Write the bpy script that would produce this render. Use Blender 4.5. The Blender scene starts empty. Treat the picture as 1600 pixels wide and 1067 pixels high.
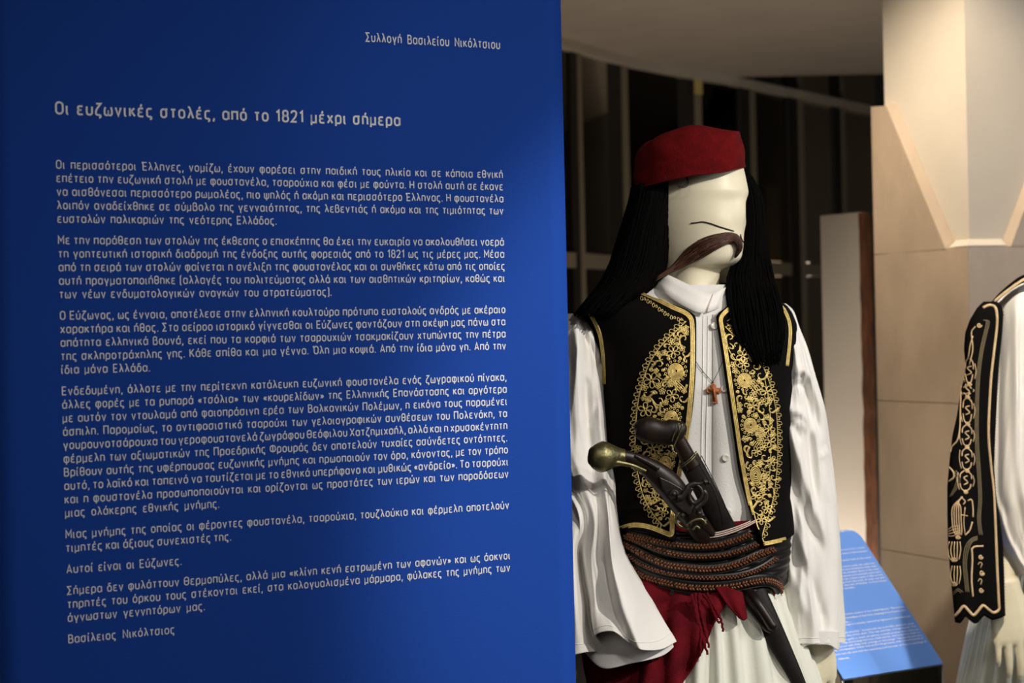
import bpy, bmesh, math, random
from mathutils import Vector, Matrix, noise
from mathutils.bvhtree import BVHTree
random.seed(7)
SC = bpy.context.scene
COL = SC.collection
PI = math.pi
# ------------------------------------------------------------------ camera, world, exposure
F = 50.0 / 36.0 * 1600.0          # focal length in pixels (50 mm lens, 36 mm wide sensor)
EYE = 1.60                        # eye height
ROLL = 0.0224
SR, CR = math.sin(ROLL), math.cos(ROLL)
cam_d = bpy.data.cameras.new('camera')
cam_d.lens = 50; cam_d.sensor_width = 36; cam_d.clip_start = 0.05
cam_d.dof.use_dof = True; cam_d.dof.focus_distance = 2.42; cam_d.dof.aperture_fstop = 4.5
cam = bpy.data.objects.new('camera', cam_d); COL.objects.link(cam)
cam.matrix_world = Matrix(((CR, SR, 0, 0), (0, 0, -1, 0), (-SR, CR, 0, EYE), (0, 0, 0, 1)))
SC.camera = cam
SC.view_settings.view_transform = 'Standard'; SC.view_settings.look = 'None'
SC.view_settings.gamma = 1.0; SC.view_settings.use_curve_mapping = False
SC.view_settings.exposure = 0.0
w = bpy.data.worlds.new('night'); SC.world = w; w.use_nodes = True
w.node_tree.nodes['Background'].inputs[0].default_value = (0.004, 0.0035, 0.003, 1)
w.node_tree.nodes['Background'].inputs[1].default_value = 1.0

def W(px, py, d):
    """point of the place seen at photo pixel (px, py) at depth d (metres straight ahead)"""
    x = (px - 800.0) * d / F; z = (533.5 - py) * d / F
    return Vector((CR * x + SR * z, d, -SR * x + CR * z + EYE))
def on_z(px, py, z):
    p = W(px, py, 1.0); k = (z - EYE) / (p.z - EYE)
    return Vector((p.x * k, k, z))
def on_plane(px, py, p0, n):
    o = Vector((0, 0, EYE)); r = W(px, py, 1.0) - o
    return o + r * ((p0 - o).dot(n) / r.dot(n))

def light(kind, name, loc, target, power, color, size=0.1, spot=60, blend=0.6):
    d = bpy.data.lights.new(name, kind); d.energy = power; d.color = color
    if kind == 'AREA': d.shape = 'RECTANGLE'; d.size = size[0]; d.size_y = size[1]
    else: d.shadow_soft_size = size
    if kind == 'SPOT': d.spot_size = math.radians(spot); d.spot_blend = blend
    o = bpy.data.objects.new(name, d); COL.objects.link(o); o.location = loc
    v = Vector(target) - Vector(loc)
    o.rotation_euler = v.to_track_quat('-Z', 'Y').to_euler()
    return o
WARM = (1.0, 0.83, 0.62); NEUT = (1.0, 0.93, 0.84); COOL = (0.95, 0.96, 1.0)
light('SPOT', 'key_spot', (2.35, 0.25, 3.05), (0.36, 2.62, 1.30), 330, NEUT, 0.04, 26, 0.5)
light('SPOT', 'front_spot', (-0.15, 0.3, 3.1), (0.33, 2.65, 1.45), 22, NEUT, 0.05, 34, 0.6)
light('SPOT', 'banner_spot', (1.3, -0.6, 3.1), (-0.05, 2.15, 1.25), 84, (1.0, 0.97, 0.93), 0.12, 44, 1.0)
light('SPOT', 'column_spot', (0.45, 3.75, 3.12), (1.40, 4.32, 1.85), 105, WARM, 0.06, 62, 1.0)
light('SPOT', 'second_figure_spot', (1.05, 1.7, 3.1), (1.22, 3.15, 1.35), 210, (1.0, 0.88, 0.72), 0.04, 38, 0.6)
light('SPOT', 'column_downlight', (1.22, 3.75, 3.15), (1.34, 4.22, 1.9), 26, WARM, 0.04, 60, 0.8)
light('SPOT', 'board_spot', (0.75, 3.75, 3.1), (0.80, 3.40, 1.0), 75, NEUT, 0.05, 24, 0.7)
light('AREA', 'cool_fill', (3.4, 1.2, 2.3), (1.6, 4.2, 1.9), 32, COOL, (0.8, 0.8))
light('AREA', 'hall_fill', (-0.8, -1.6, 2.6), (0.5, 4.0, 1.4), 9, (1.0, 0.90, 0.80), (1.6, 1.0))
light('AREA', 'floor_bounce', (1.2, 5.6, 0.35), (1.0, 6.6, 3.2), 45, (1.0, 0.86, 0.72), (1.5, 1.5))

# ------------------------------------------------------------------ materials
def mat(name, color, rough=0.6, metal=0.0, bump=0.0, bscale=200.0, var=0.0, vscale=8.0, sheen=0.0,
        stretch=(1, 1, 1), coat=0.0, spec=0.5, alpha=None, trans=0.0, wave=None, color2=None):
    m = bpy.data.materials.new(name); m.use_nodes = True
    nt = m.node_tree; b = nt.nodes['Principled BSDF']; L = nt.links
    b.inputs['Roughness'].default_value = rough; b.inputs['Metallic'].default_value = metal
    b.inputs['Specular IOR Level'].default_value = spec
    b.inputs['Sheen Weight'].default_value = sheen; b.inputs['Coat Weight'].default_value = coat
    b.inputs['Transmission Weight'].default_value = trans
    if alpha is not None: b.inputs['Alpha'].default_value = alpha
    b.inputs['Base Color'].default_value = (*color, 1)
    tc = nt.nodes.new('ShaderNodeTexCoord'); mp = nt.nodes.new('ShaderNodeMapping')
    L.new(tc.outputs['Object'], mp.inputs['Vector']); mp.inputs['Scale'].default_value = stretch
    if var or color2:
        n = nt.nodes.new('ShaderNodeTexNoise'); n.inputs['Scale'].default_value = vscale
        n.inputs['Detail'].default_value = 6; n.inputs['Roughness'].default_value = 0.6
        L.new(mp.outputs[0], n.inputs['Vector'])
        r = nt.nodes.new('ShaderNodeValToRGB'); L.new(n.outputs['Fac'], r.inputs['Fac'])
        c2 = color2 or tuple(c * (1 - var) for c in color)
        c1 = color if color2 else tuple(min(1, c * (1 + var * 0.6)) for c in color)
        r.color_ramp.elements[0].position = 0.35; r.color_ramp.elements[0].color = (*c2, 1)
        r.color_ramp.elements[1].position = 0.65; r.color_ramp.elements[1].color = (*c1, 1)
        L.new(r.outputs[0], b.inputs['Base Color'])
    if bump:
        n2 = nt.nodes.new('ShaderNodeTexNoise' if not wave else 'ShaderNodeTexWave')
        n2.inputs['Scale'].default_value = bscale
        if not wave: n2.inputs['Detail'].default_value = 4
        else:
            n2.bands_direction = wave; n2.inputs['Distortion'].default_value = 1.5
            n2.inputs['Detail'].default_value = 2
        L.new(mp.outputs[0], n2.inputs['Vector'])
        bp = nt.nodes.new('ShaderNodeBump'); bp.inputs['Strength'].default_value = bump
        bp.inputs['Distance'].default_value = 0.002
        L.new(n2.outputs['Fac'], bp.inputs['Height']); L.new(bp.outputs[0], b.inputs['Normal'])
    return m
M = dict(
    banner=mat('banner_blue_vinyl', (0.013, 0.070, 0.41), 0.8, bump=0.3, bscale=220, stretch=(1, 1, 7), spec=0.12),
    print=mat('white_print', (0.93, 0.96, 1.0), 0.6),
    ceiling=mat('ceiling_plaster', (0.34, 0.29, 0.235), 0.85, var=0.06, vscale=3),
    wall=mat('wall_plaster', (0.45, 0.40, 0.34), 0.85, var=0.05),
    floor=mat('floor_stone', (0.30, 0.26, 0.21), 0.35, var=0.12, vscale=2, bump=0.05, bscale=30),
    plaster=mat('column_plaster', (0.72, 0.66, 0.57), 0.8, var=0.04, vscale=5, bump=0.08, bscale=60),
    marble=mat('column_marble', (0.55, 0.435, 0.33), 0.45, var=0.13, vscale=7, stretch=(1, 1, 0.45)),
    rail=mat('painted_rail', (0.36, 0.32, 0.26), 0.5, var=0.05),
    mullion=mat('bronze_mullion', (0.19, 0.16, 0.115), 0.5, 0.2),
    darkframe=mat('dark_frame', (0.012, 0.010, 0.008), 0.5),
    laminate=mat('white_laminate', (0.60, 0.56, 0.50), 0.6, var=0.03, vscale=3),
    rawedge=mat('raw_chipboard', (0.13, 0.050, 0.02), 0.9, var=0.5, vscale=30, bump=0.6, bscale=90, stretch=(1, 1, .3)),
    skin=mat('mannequin_cream', (0.80, 0.74, 0.55), 0.42, var=0.03, vscale=9, spec=0.4),
    cotton=mat('white_cotton', (0.83, 0.81, 0.77), 0.85, bump=0.22, bscale=420, sheen=0.2),
    linen=mat('shirt_linen', (0.80, 0.79, 0.76), 0.85, bump=0.25, bscale=320, sheen=0.2),
    skirt=mat('pleated_cotton', (0.76, 0.77, 0.68), 0.85, bump=0.2, bscale=300, sheen=0.2),
    wool=mat('black_wool', (0.0045, 0.0042, 0.0042), 0.95, bump=0.4, bscale=500, spec=0.08),
    felt=mat('red_felt', (0.115, 0.0018, 0.0030), 0.95, var=0.25, vscale=60, bump=0.6, bscale=420, sheen=0.0, spec=0.15),
    sash=mat('red_wool', (0.12, 0.004, 0.009), 0.95, var=0.25, vscale=30, bump=0.6, bscale=350, sheen=0.0, spec=0.15),
    hair=mat('black_cord', (0.0018, 0.0018, 0.0018), 0.9, spec=0.05),
    brownhair=mat('brown_hair', (0.034, 0.0095, 0.0032), 0.45, var=0.5, vscale=60),
    gold=mat('gold_thread', (0.86, 0.66, 0.24), 0.45, 0.5, var=0.25, vscale=120, bump=0.4, bscale=700),
    cream=mat('cream_cord', (0.72, 0.52, 0.30), 0.7, var=0.12, vscale=60),
    olive=mat('dim_cord', (0.20, 0.16, 0.09), 0.7, var=0.2, vscale=60),
    sheath=mat('worn_sheath', (0.008, 0.006, 0.005), 0.6, bump=0.2, bscale=120, spec=0.25, var=0.4, vscale=20),
    leather=mat('black_leather', (0.006, 0.0055, 0.0055), 0.40, bump=0.25, bscale=150, spec=0.35),
    braid=mat('brown_braid', (0.13, 0.040, 0.012), 0.38, var=0.35, vscale=120),
    piping=mat('pale_piping', (0.62, 0.48, 0.40), 0.6),
    oldwood=mat('dark_wood', (0.012, 0.0055, 0.004), 0.40, var=0.6, vscale=40, coat=0.05, spec=0.35, stretch=(1, 1, 1)),
    brass=mat('worn_brass', (0.19, 0.17, 0.08), 0.40, 0.85, var=0.45, vscale=45, bump=0.5, bscale=130),
    iron=mat('old_iron', (0.035, 0.028, 0.024), 0.4, 0.6, var=0.4, vscale=60, bump=0.3, bscale=200),
    horn=mat('dark_horn', (0.007, 0.006, 0.006), 0.42, var=0.6, vscale=14, color2=(0.022, 0.009, 0.004), spec=0.3),
    cross=mat('carved_wood', (0.42, 0.14, 0.05), 0.6, var=0.25, vscale=200),
    string=mat('dark_string', (0.02, 0.018, 0.016), 0.8),
    pearl=mat('pearl_button', (0.70, 0.68, 0.60), 0.2, coat=0.5),
    placard=mat('placard_blue', (0.15, 0.34, 0.90), 0.4, spec=0.4),
    steel=mat('brushed_metal', (0.35, 0.34, 0.33), 0.35, 0.8),
    paper=mat('yellow_paper', (0.40, 0.31, 0.10), 0.7),
)
def glass(name, tint, refl):
    m = bpy.data.materials.new(name); m.use_nodes = True; nt = m.node_tree; L = nt.links
    for n in list(nt.nodes):
        if n.type != 'OUTPUT_MATERIAL': nt.nodes.remove(n)
    out = [n for n in nt.nodes if n.type == 'OUTPUT_MATERIAL'][0]
    t = nt.nodes.new('ShaderNodeBsdfTransparent'); t.inputs[0].default_value = (*tint, 1)
    g = nt.nodes.new('ShaderNodeBsdfGlossy'); g.inputs['Roughness'].default_value = 0.06; g.inputs['Color'].default_value = (0.55, 0.52, 0.46, 1)
    f = nt.nodes.new('ShaderNodeFresnel'); f.inputs[0].default_value = refl
    x = nt.nodes.new('ShaderNodeMixShader'); L.new(f.outputs[0], x.inputs[0])
    L.new(t.outputs[0], x.inputs[1]); L.new(g.outputs[0], x.inputs[2]); L.new(x.outputs[0], out.inputs[0])
    return m
M['pane'] = glass('dark_tinted_glass', (0.15, 0.14, 0.12), 1.17)
M['acrylic'] = glass('clear_acrylic', (0.88, 0.87, 0.85), 1.5)

# ------------------------------------------------------------------ object helpers
OFF = {}
def off(o): return OFF.get(o.name, Vector((0, 0, 0))) if o else Vector((0, 0, 0))
def props(o, label=None, cat=None, group=None, kind=None):
    if label: o['label'] = label
    if cat: o['category'] = cat
    if group: o['group'] = group
    if kind: o['kind'] = kind
    return o
def thing(name, loc, label, cat, group=None):
    o = bpy.data.objects.new(name, None); COL.objects.link(o); o.location = loc
    o.empty_display_size = 0.05
    OFF[o.name] = Vector(loc)
    return props(o, label, cat, group)
def struct(name, loc=(0, 0, 0)):
    o = bpy.data.objects.new(name, None); COL.objects.link(o); o.location = loc
    OFF[o.name] = Vector(loc); o['kind'] = 'structure'; return o
def obj(name, verts, faces, m, parent=None, smooth=True, **kw):
    """verts in world coordinates; stored relative to the thing they belong to"""
    q = off(parent)
    if parent is None and not kw.get('world'):
        vs = [Vector(v) for v in verts]
        q = Vector((sum(v.x for v in vs) / len(vs), sum(v.y for v in vs) / len(vs), min(v.z for v in vs)))
    me = bpy.data.meshes.new(name)
    me.from_pydata([tuple(Vector(v) - q) for v in verts], [], faces)
    if smooth: me.polygons.foreach_set('use_smooth', [True] * len(me.polygons))
    me.materials.append(m); me.update()
    o = bpy.data.objects.new(name, me); COL.objects.link(o)
    if parent: o.parent = parent
    else: o.location = q
    OFF[o.name] = q
    return props(o, kw.get('label'), kw.get('cat'), kw.get('group'), kw.get('kind'))
def bevel(o, wd=0.003, seg=2):
    b = o.modifiers.new('bevel', 'BEVEL'); b.width = wd; b.segments = seg; b.limit_method = 'ANGLE'; return o
def solid(o, t, offset=1.0):
    s = o.modifiers.new('solid', 'SOLIDIFY'); s.thickness = t; s.offset = offset; return o
class MB:
    def __init__(s): s.v = []; s.f = []
    def add(s, v, f):
        k = len(s.v); s.v += [Vector(p) for p in v]; s.f += [tuple(i + k for i in q) for q in f]
    def box(s, c, ax, ay, az):
        c, ax, ay, az = map(Vector, (c, ax, ay, az))
        s.add([c + i * ax + j * ay + k * az for i in (-1, 1) for j in (-1, 1) for k in (-1, 1)],
              [(0, 1, 3, 2), (4, 6, 7, 5), (0, 4, 5, 1), (2, 3, 7, 6), (0, 2, 6, 4), (1, 5, 7, 3)])
    def aabox(s, x0, x1, y0, y1, z0, z1):
        s.box(((x0 + x1) / 2, (y0 + y1) / 2, (z0 + z1) / 2), ((x1 - x0) / 2, 0, 0), (0, (y1 - y0) / 2, 0), (0, 0, (z1 - z0) / 2))
    def prism(s, poly, d):
        n = len(poly); poly = [Vector(p) for p in poly]; d = Vector(d)
        s.add(poly + [p + d for p in poly], [tuple(range(n))[::-1], tuple(range(n, 2 * n))] +
              [(i, (i + 1) % n, n + (i + 1) % n, n + i) for i in range(n)])
    def grid(s, rows, closed=False, cap0=False, cap1=False):
        n = len(rows[0]); v = [p for r in rows for p in r]; f = []
        for i in range(len(rows) - 1):
            for j in range(n if closed else n - 1):
                k = (j + 1) % n
                f.append((i * n + j, i * n + k, (i + 1) * n + k, (i + 1) * n + j))
        if cap0: f.append(tuple(range(n))[::-1])
        if cap1: f.append(tuple(range((len(rows) - 1) * n, len(rows) * n)))
        s.add(v, f)
    def tube(s, pts, r, sides=5, closed=False, flat=None, nrm=None):
        """tube along pts; r a number or list; flat squashes along the normal"""
        pts = [Vector(p) for p in pts]; n = len(pts)
        if n < 2: return
        rows = []; up = None
        for i, p in enumerate(pts):
            if closed: t = pts[(i + 1) % n] - pts[i - 1]
            else: t = pts[min(i + 1, n - 1)] - pts[max(i - 1, 0)]
            if t.length < 1e-9: t = Vector((0, 0, 1))
            t.normalize()
            if nrm is not None: u = Vector(nrm[i] if isinstance(nrm, list) else nrm)
            elif up is None:
                u = Vector((0, -1, 0)) if abs(t.y) < 0.9 else Vector((1, 0, 0))
            else: u = up
            u = u - t * u.dot(t)
            if u.length < 1e-6: u = t.orthogonal()
            u.normalize(); up = u; b = t.cross(u)
            ri = r[i] if isinstance(r, (list, tuple)) else r
            fl = flat if flat else 1.0
            rows.append([p + b * (math.cos(a) * ri) + u * (math.sin(a) * ri * fl)
                         for a in [2 * PI * k / sides for k in range(sides)]])
        if closed: rows.append(rows[0])
        s.grid(rows, True, not closed, not closed)
    def ball(s, c, r, seg=8, rings=5, ax=None):
        c = Vector(c); ax = ax or (Vector((r, 0, 0)), Vector((0, r, 0)), Vector((0, 0, r)))
        rows = []
        for i in range(rings + 1):
            a = PI * i / rings; sa = max(math.sin(a), 1e-3)
            rows.append([c + ax[0] * (sa * math.cos(2 * PI * k / seg)) + ax[1] * (sa * math.sin(2 * PI * k / seg)) + ax[2] * math.cos(a) for k in range(seg)])
        s.grid(rows, True)
    def build(s, name, m, parent=None, smooth=True, **kw): return obj(name, s.v, s.f, m, parent, smooth, **kw)

def cr(pts, n, closed=False):
    """Catmull-Rom resampling of tuples/vectors to n samples"""
    P = [tuple(p) for p in pts]; k = len(P); dim = len(P[0]); out = []
    segs = k if closed else k - 1
    for i in range(n):
        t = i / n * segs if closed else i / (n - 1) * segs
        a = min(int(t), segs - 1); u = t - a
        def g(j):
            if closed: return P[j % k]
            if j < 0: return tuple(2 * P[0][c] - P[1][c] for c in range(dim))
            if j >= k: return tuple(2 * P[-1][c] - P[-2][c] for c in range(dim))
            return P[j]
        p0, p1, p2, p3 = g(a - 1), g(a), g(a + 1), g(a + 2)
        out.append(tuple(0.5 * (2 * p1[c] + (p2[c] - p0[c]) * u + (2 * p0[c] - 5 * p1[c] + 4 * p2[c] - p3[c]) * u * u
                   + (3 * p1[c] - p0[c] - 3 * p2[c] + p3[c]) * u ** 3) for c in range(dim)))
    return out
def interp(tab, x):
    """piecewise linear: tab = [(x, a, b, ...)]"""
    if x <= tab[0][0]: return tab[0][1:] if len(tab[0]) > 2 else tab[0][1]
    for a, b in zip(tab, tab[1:]):
        if x <= b[0]:
            u = (x - a[0]) / (b[0] - a[0]); r = tuple(p + (q - p) * u for p, q in zip(a[1:], b[1:]))
            return r if len(r) > 1 else r[0]
    return tab[-1][1:] if len(tab[-1]) > 2 else tab[-1][1]
def loft(rows, n, m, closed=True, disp=None):
    """rows of (px, py, depth) control points -> m x n grid of world points"""
    rs = [cr(r, n, closed) for r in rows]
    cols = [cr([r[j] for r in rs], m) for j in range(n)]
    g = []
    for i in range(m):
        row = []
        for j in range(n):
            p = W(*cols[j][i])
            if disp: p = p + disp(j / n, i / (m - 1), p)
            row.append(p)
        g.append(row)
    return g
def fn(x, y=0, z=0): return noise.noise(Vector((x, y, z)))

# ------------------------------------------------------------------ the room
def plane_poly(name, poly, m, thick, **kw):
    b = MB(); b.prism(poly, thick); return b.build(name, m, smooth=False, kind='structure', **kw)
plane_poly('floor', [(-5, -3, 0), (6, -3, 0), (6, 11.5, 0), (-5, 11.5, 0)], M['floor'], (0, 0, -0.1))
CZ = 3.2
rail_px = [(700, 18), (800, 44), (880, 66), (930, 81), (975, 93), (1030, 105), (1080, 114), (1130, 121), (1190, 134), (1250, 146), (1310, 159), (1370, 172), (1440, 186), (1520, 200)]
rail = [on_z(x, y, CZ) for x, y in rail_px]
k = 7
left_ext = rail[0] + (rail[0] - rail[1]) * 2.2
edge = [left_ext] + rail[:k + 1]
ceil_poly = [(-5, -3, CZ), (6, -3, CZ), (6, rail[k].y, CZ)] + [tuple(p) for p in reversed(edge)] + [(-5, left_ext.y - 1.2, CZ)]
plane_poly('ceiling', ceil_poly, M['ceiling'], (0, 0, 0.12))
plane_poly('ceiling_upper', [(-5, 3, 4.4), (6, 3, 4.4), (6, 11.5, 4.4), (-5, 11.5, 4.4)], M['darkframe'], (0, 0, 0.1))
plane_poly('wall_left', [(-5, -3, 0), (-5, 11.5, 0), (-5, 11.5, 4.4), (-5, -3, 4.4)], M['wall'], (-0.1, 0, 0))
plane_poly('wall_right', [(6, -3, 0), (6, 11.5, 0), (6, 11.5, 4.4), (6, -3, 4.4)], M['wall'], (0.1, 0, 0))
plane_poly('wall_behind', [(-5, -3, 0), (6, -3, 0), (6, -3, 4.4), (-5, -3, 4.4)], M['wall'], (0, -0.1, 0))

# header rail along the window wall
full = [left_ext] + rail
b = MB(); rows = []
for i, p in enumerate(full):
    t = (full[min(i + 1, len(full) - 1)] - full[max(i - 1, 0)]); t.z = 0; t.normalize()
    nrm = Vector((t.y, -t.x, 0))
    rows.append([p + nrm * 0.07 + Vector((0, 0, 0.0)), p + nrm * 0.07 + Vector((0, 0, -0.045)), p + Vector((0, 0, -0.045)), p + Vector((0, 0, 0.02))])
b.grid(rows, True, True, True)
b.build('trim_1', M['rail'], smooth=False, kind='structure')

def rail_at(px):
    for (a, pa), (c, pc) in zip(zip(rail_px, rail), zip(rail_px[1:], rail[1:])):
        if a[0] <= px <= c[0]:
            n = (pc - pa).cross(Vector((0, 0, 1))).normalized()
            return on_plane(px, 400, pa, n), (pc - pa).normalized()
    return None
posts = [(820, 0.05, 0.10), (905, 0.035, 0.05), (976, 0.052, 0.13), (1091, 0.056, 0.15), (1176, 0.05, 0.11), (1251, 0.052, 0.12), (1317, 0.042, 0.10), (1385, 0.045, 0.1)]
for i, (px, wd, dark) in enumerate(posts[:-1]):
    p, t = rail_at(px); q, t2 = rail_at(posts[i + 1][0])
    nrm = Vector((t.y, -t.x, 0))
    wroot = struct('window_%d' % (i + 1), (p.x, p.y, 0))
    top = 4.3 if px > 1130 else 3.16
    b = MB(); b.box((p.x, p.y, top / 2), t * wd / 2, nrm * 0.03, (0, 0, top / 2)); b.build('mullion', M['mullion'], wroot, False)
    b = MB(); c = p - t * (wd / 2 + dark / 2) - nrm * 0.02
    b.box((c.x, c.y, top / 2), t * dark / 2, nrm * 0.04, (0, 0, top / 2)); b.build('frame', M['darkframe'], wroot, False)
    d = (q - p); d.z = 0; ln = d.length; u = d / ln; nn = Vector((u.y, -u.x, 0))
    s0 = wd / 2; s1 = ln - posts[i + 1][1] / 2 - posts[i + 1][2]
    c = p + u * (s0 + s1) / 2
    b = MB(); b.box((c.x, c.y, 2.03), u * (s1 - s0) / 2, nn * 0.025, (0, 0, 0.04)); b.build('transom', M['mullion'], wroot, False)
    for z0, z1 in ((0.05, 1.98), (2.08, top)):
        b = MB(); b.box((c.x, c.y, (z0 + z1) / 2), u * (s1 - s0) / 2, nn * 0.004, (0, 0, (z1 - z0) / 2)); b.build('pane', M['pane'], wroot, False)
# pale block added outside, standing in for a lit patch in the glass
a = W(1203, 400, 10.6); b = MB(); b.aabox(a.x - 0.02, a.x + 0.11, 10.6, 10.8, -0.1, 2.72)
b.build('lit_patch_block', mat('lit_patch_pale', (0.60, 0.50, 0.40), 0.9, var=0.2), smooth=False, label='pale block added for the lit patch seen dimly in the dark glass behind the black tassel', cat='stand-in block')
light('POINT', 'lit_patch_fill', (2.0, 9.9, 2.0), (0, 0, 0), 10.0, WARM, 0.1)  # added fill to brighten the pale block, no real lamp out there
# small yellow paper label on a window post
p, t = rail_at(1091); nrm = Vector((t.y, -t.x, 0)); c = on_plane(1091, 133, p + nrm * 0.036, nrm)
b = MB(); b.box(c, t * 0.034, nrm * 0.003, (0, 0, 0.055)); bevel(b.build('paper_label', M['paper'], smooth=False, label='small yellow paper label high on a window post above the red cap', cat='label'), 0.002)

# ------------------------------------------------------------------ stone clad column
Cc = on_z(1512, 386, 1.0); Cc = W(1512, 386, 4.2); Cc.z = 0
Lc = W(1366, 400, 4.55); Lc.z = 0
Rc = W(1800, 386, 4.30); Rc.z = 0
TH = 0.03
def unit(v): v = Vector((v.x, v.y, 0)); return v.normalized()
tl = unit(Lc - Cc); nl = Vector((-tl.y, tl.x, 0)); nl = nl if nl.y < 0 else -nl      # left face
tr = unit(Rc - Cc); nr = Vector((-tr.y, tr.x, 0)); nr = nr if nr.y < 0 else -nr
column = struct('column', (Cc.x, Cc.y, 0))
def inset(P, faces):  # move P inwards by TH along both normals
    (n1, n2) = faces; A = Matrix(((n1.x, n1.y), (n2.x, n2.y))); s = A.inverted() @ Vector((-TH, -TH))
    return Vector((P.x + s.x, P.y + s.y, 0))
Ci = inset(Cc, (nl, nr)); tb = Vector((-nl.x, -nl.y, 0))
Li = inset(Lc, (nl, tl)); Ri = inset(Rc, (nr, tr))
b = MB(); b.prism([Ci, Li, Li + Vector((0.5, 0.75, 0)), Ri + Vector((0, 0.8, 0)), Ri], (0, 0, CZ))
b.build('plaster_core', M['plaster'], column, False)
# marble slabs: polygons in (s, z) on each face, s measured from the corner
Ltot = (Lc - Cc).length; Rtot = (Rc - Cc).length
def sz(px, py, face):
    t, n = (tl, nl) if face == 0 else (tr, nr)
    p = on_plane(px, py, Cc, n); return (p - Cc).dot(t), p.z
s1, z1 = sz(1390, 170, 0); s2, z2 = sz(1484, 387, 0); r2, _ = sz(1571, 383, 1); r3, _ = sz(1609, 330, 1)
ZT, ZJ = 2.325, z2
slope = (ZT - ZJ) / (s1 - s2)
joints = [0.0, 0.44, 0.91, 1.385, ZJ]
g = 0.0012; CH = 0.017
def slab(face, poly, chamfer_edges=()):
    """poly (s,z) counter-clockwise; outer face shrunk at chamfered edges"""
    t, n = (tl, nl) if face == 0 else (tr, nr)
    def P(s, z, d): return Cc + t * s + Vector((0, 0, z)) + n * d
    outer = []; m_ = len(poly)
    for i, (s, z) in enumerate(poly):
        o = Vector((s, z))
        for e in chamfer_edges:
            a = Vector(poly[e]); c = Vector(poly[(e + 1) % m_])
            if i in (e, (e + 1) % m_):
                d = (c - a).normalized(); nn = Vector((-d.y, d.x)); cen = sum((Vector(q) for q in poly), Vector((0, 0))) / m_
                if nn.dot(cen - a) < 0: nn = -nn
                o = o + nn * CH
        outer.append(o)
    b = MB(); v = [P(s, z, -TH + 0.001) for s, z in poly] + [P(o.x, o.y, 0.0) for o in outer]
    f = [tuple(range(m_))[::-1], tuple(range(m_, 2 * m_))] + [(i, (i + 1) % m_, m_ + (i + 1) % m_, m_ + i) for i in range(m_)]
    b.add(v, f)
    o = b.build('marble_slab', M['marble'], column, False)
    bm = bmesh.new(); bm.from_mesh(o.data); bmesh.ops.recalc_face_normals(bm, faces=bm.faces); bm.to_mesh(o.data); bm.free()
    return o
for a, c in zip(joints, joints[1:]):
    slab(0, [(0.0005, a + g), (Ltot, a + g), (Ltot, c - g), (0.0005, c - g)], (2,) if False else ())
    h = Rtot / 2
    slab(1, [(0.0005, a + g), (Rtot, a + g), (Rtot, c - g), (0.0005, c - g)])
# cut pieces above: left of the slanting cut, and right of it on the other face
slab(0, [(s2, ZJ + g), (Ltot, ZJ + g), (Ltot, ZT), (s1, ZT)], (3,))
slab(1, [(r2, ZJ + g), (r3 + (r3 - r2) * 1.5, ZT), (Rtot, ZT), (Rtot, ZJ + g)], (0,))
# bright sloping sill along the flat bottom of the cut
b = MB()
for t, n, s in ((tl, nl, s2 + 0.004), (tr, nr, r2 + 0.004)):
    v = [Cc + n * -0.001 + Vector((0, 0, ZJ + g)), Cc + t * s - n * 0.001 + Vector((0, 0, ZJ + g)), Cc + t * s - n * TH + Vector((0, 0, ZJ + 0.022)), Ci + Vector((0, 0, ZJ + 0.022))]
    b.add(v, [(0, 1, 2, 3)])
b.build('sill_fillet', M['plaster'], column, False)

# ------------------------------------------------------------------ white partition panel
A = W(1281, 335, 5.32); B = W(1344, 331, 5.2); t = unit(B - A); n = Vector((t.y, -t.x, 0)); n = n if n.y < 0 else -n
wd = (B - A); wd.z = 0; wd = wd.length; top = 2.045
panel = thing('partition_panel', (A.x, A.y, 0), 'tall white laminate partition panel with brown raw edge left of the column', 'partition')
b = MB(); b.prism([(A.x, A.y, 0), (A.x + t.x * wd, A.y + t.y * wd, 0), (A.x + t.x * wd - n.x * .04, A.y + t.y * wd - n.y * .04, 0), (A.x - n.x * .04, A.y - n.y * .04, 0)], (0, 0, top))
bevel(b.build('panel_board', M['laminate'], panel, False), 0.003)
b = MB(); rows = []
for i in range(60):                                   # ragged chipboard edge
    z = top * i / 59; e = 0.012 + 0.006 * fn(z * 9, 3.1) + 0.004 * fn(z * 31, 7.7)
    P = A + t * (wd - 0.006 + 0.006 * fn(z * 14, 1)) ; P.z = z - (0.004 if i == 59 else 0)
    rows.append([P - n * (-0.002), P + t * (e + 0.008) - n * 0.004, P + t * 0.022 - n * 0.045, P - n * 0.045])
b.grid(rows, True, True, True); b.build('raw_edge', M['rawedge'], panel, False, label='brown torn chipboard edge')
# dark sheet added to paint the shade of the gap beside the panel
b = MB(); Q = W(1350, 400, 5.42); b.aabox(Q.x, Q.x + 0.4, 5.42, 5.46, 0, 2.05); b.build('gap_shade_sheet', M['darkframe'], panel, False)

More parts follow.
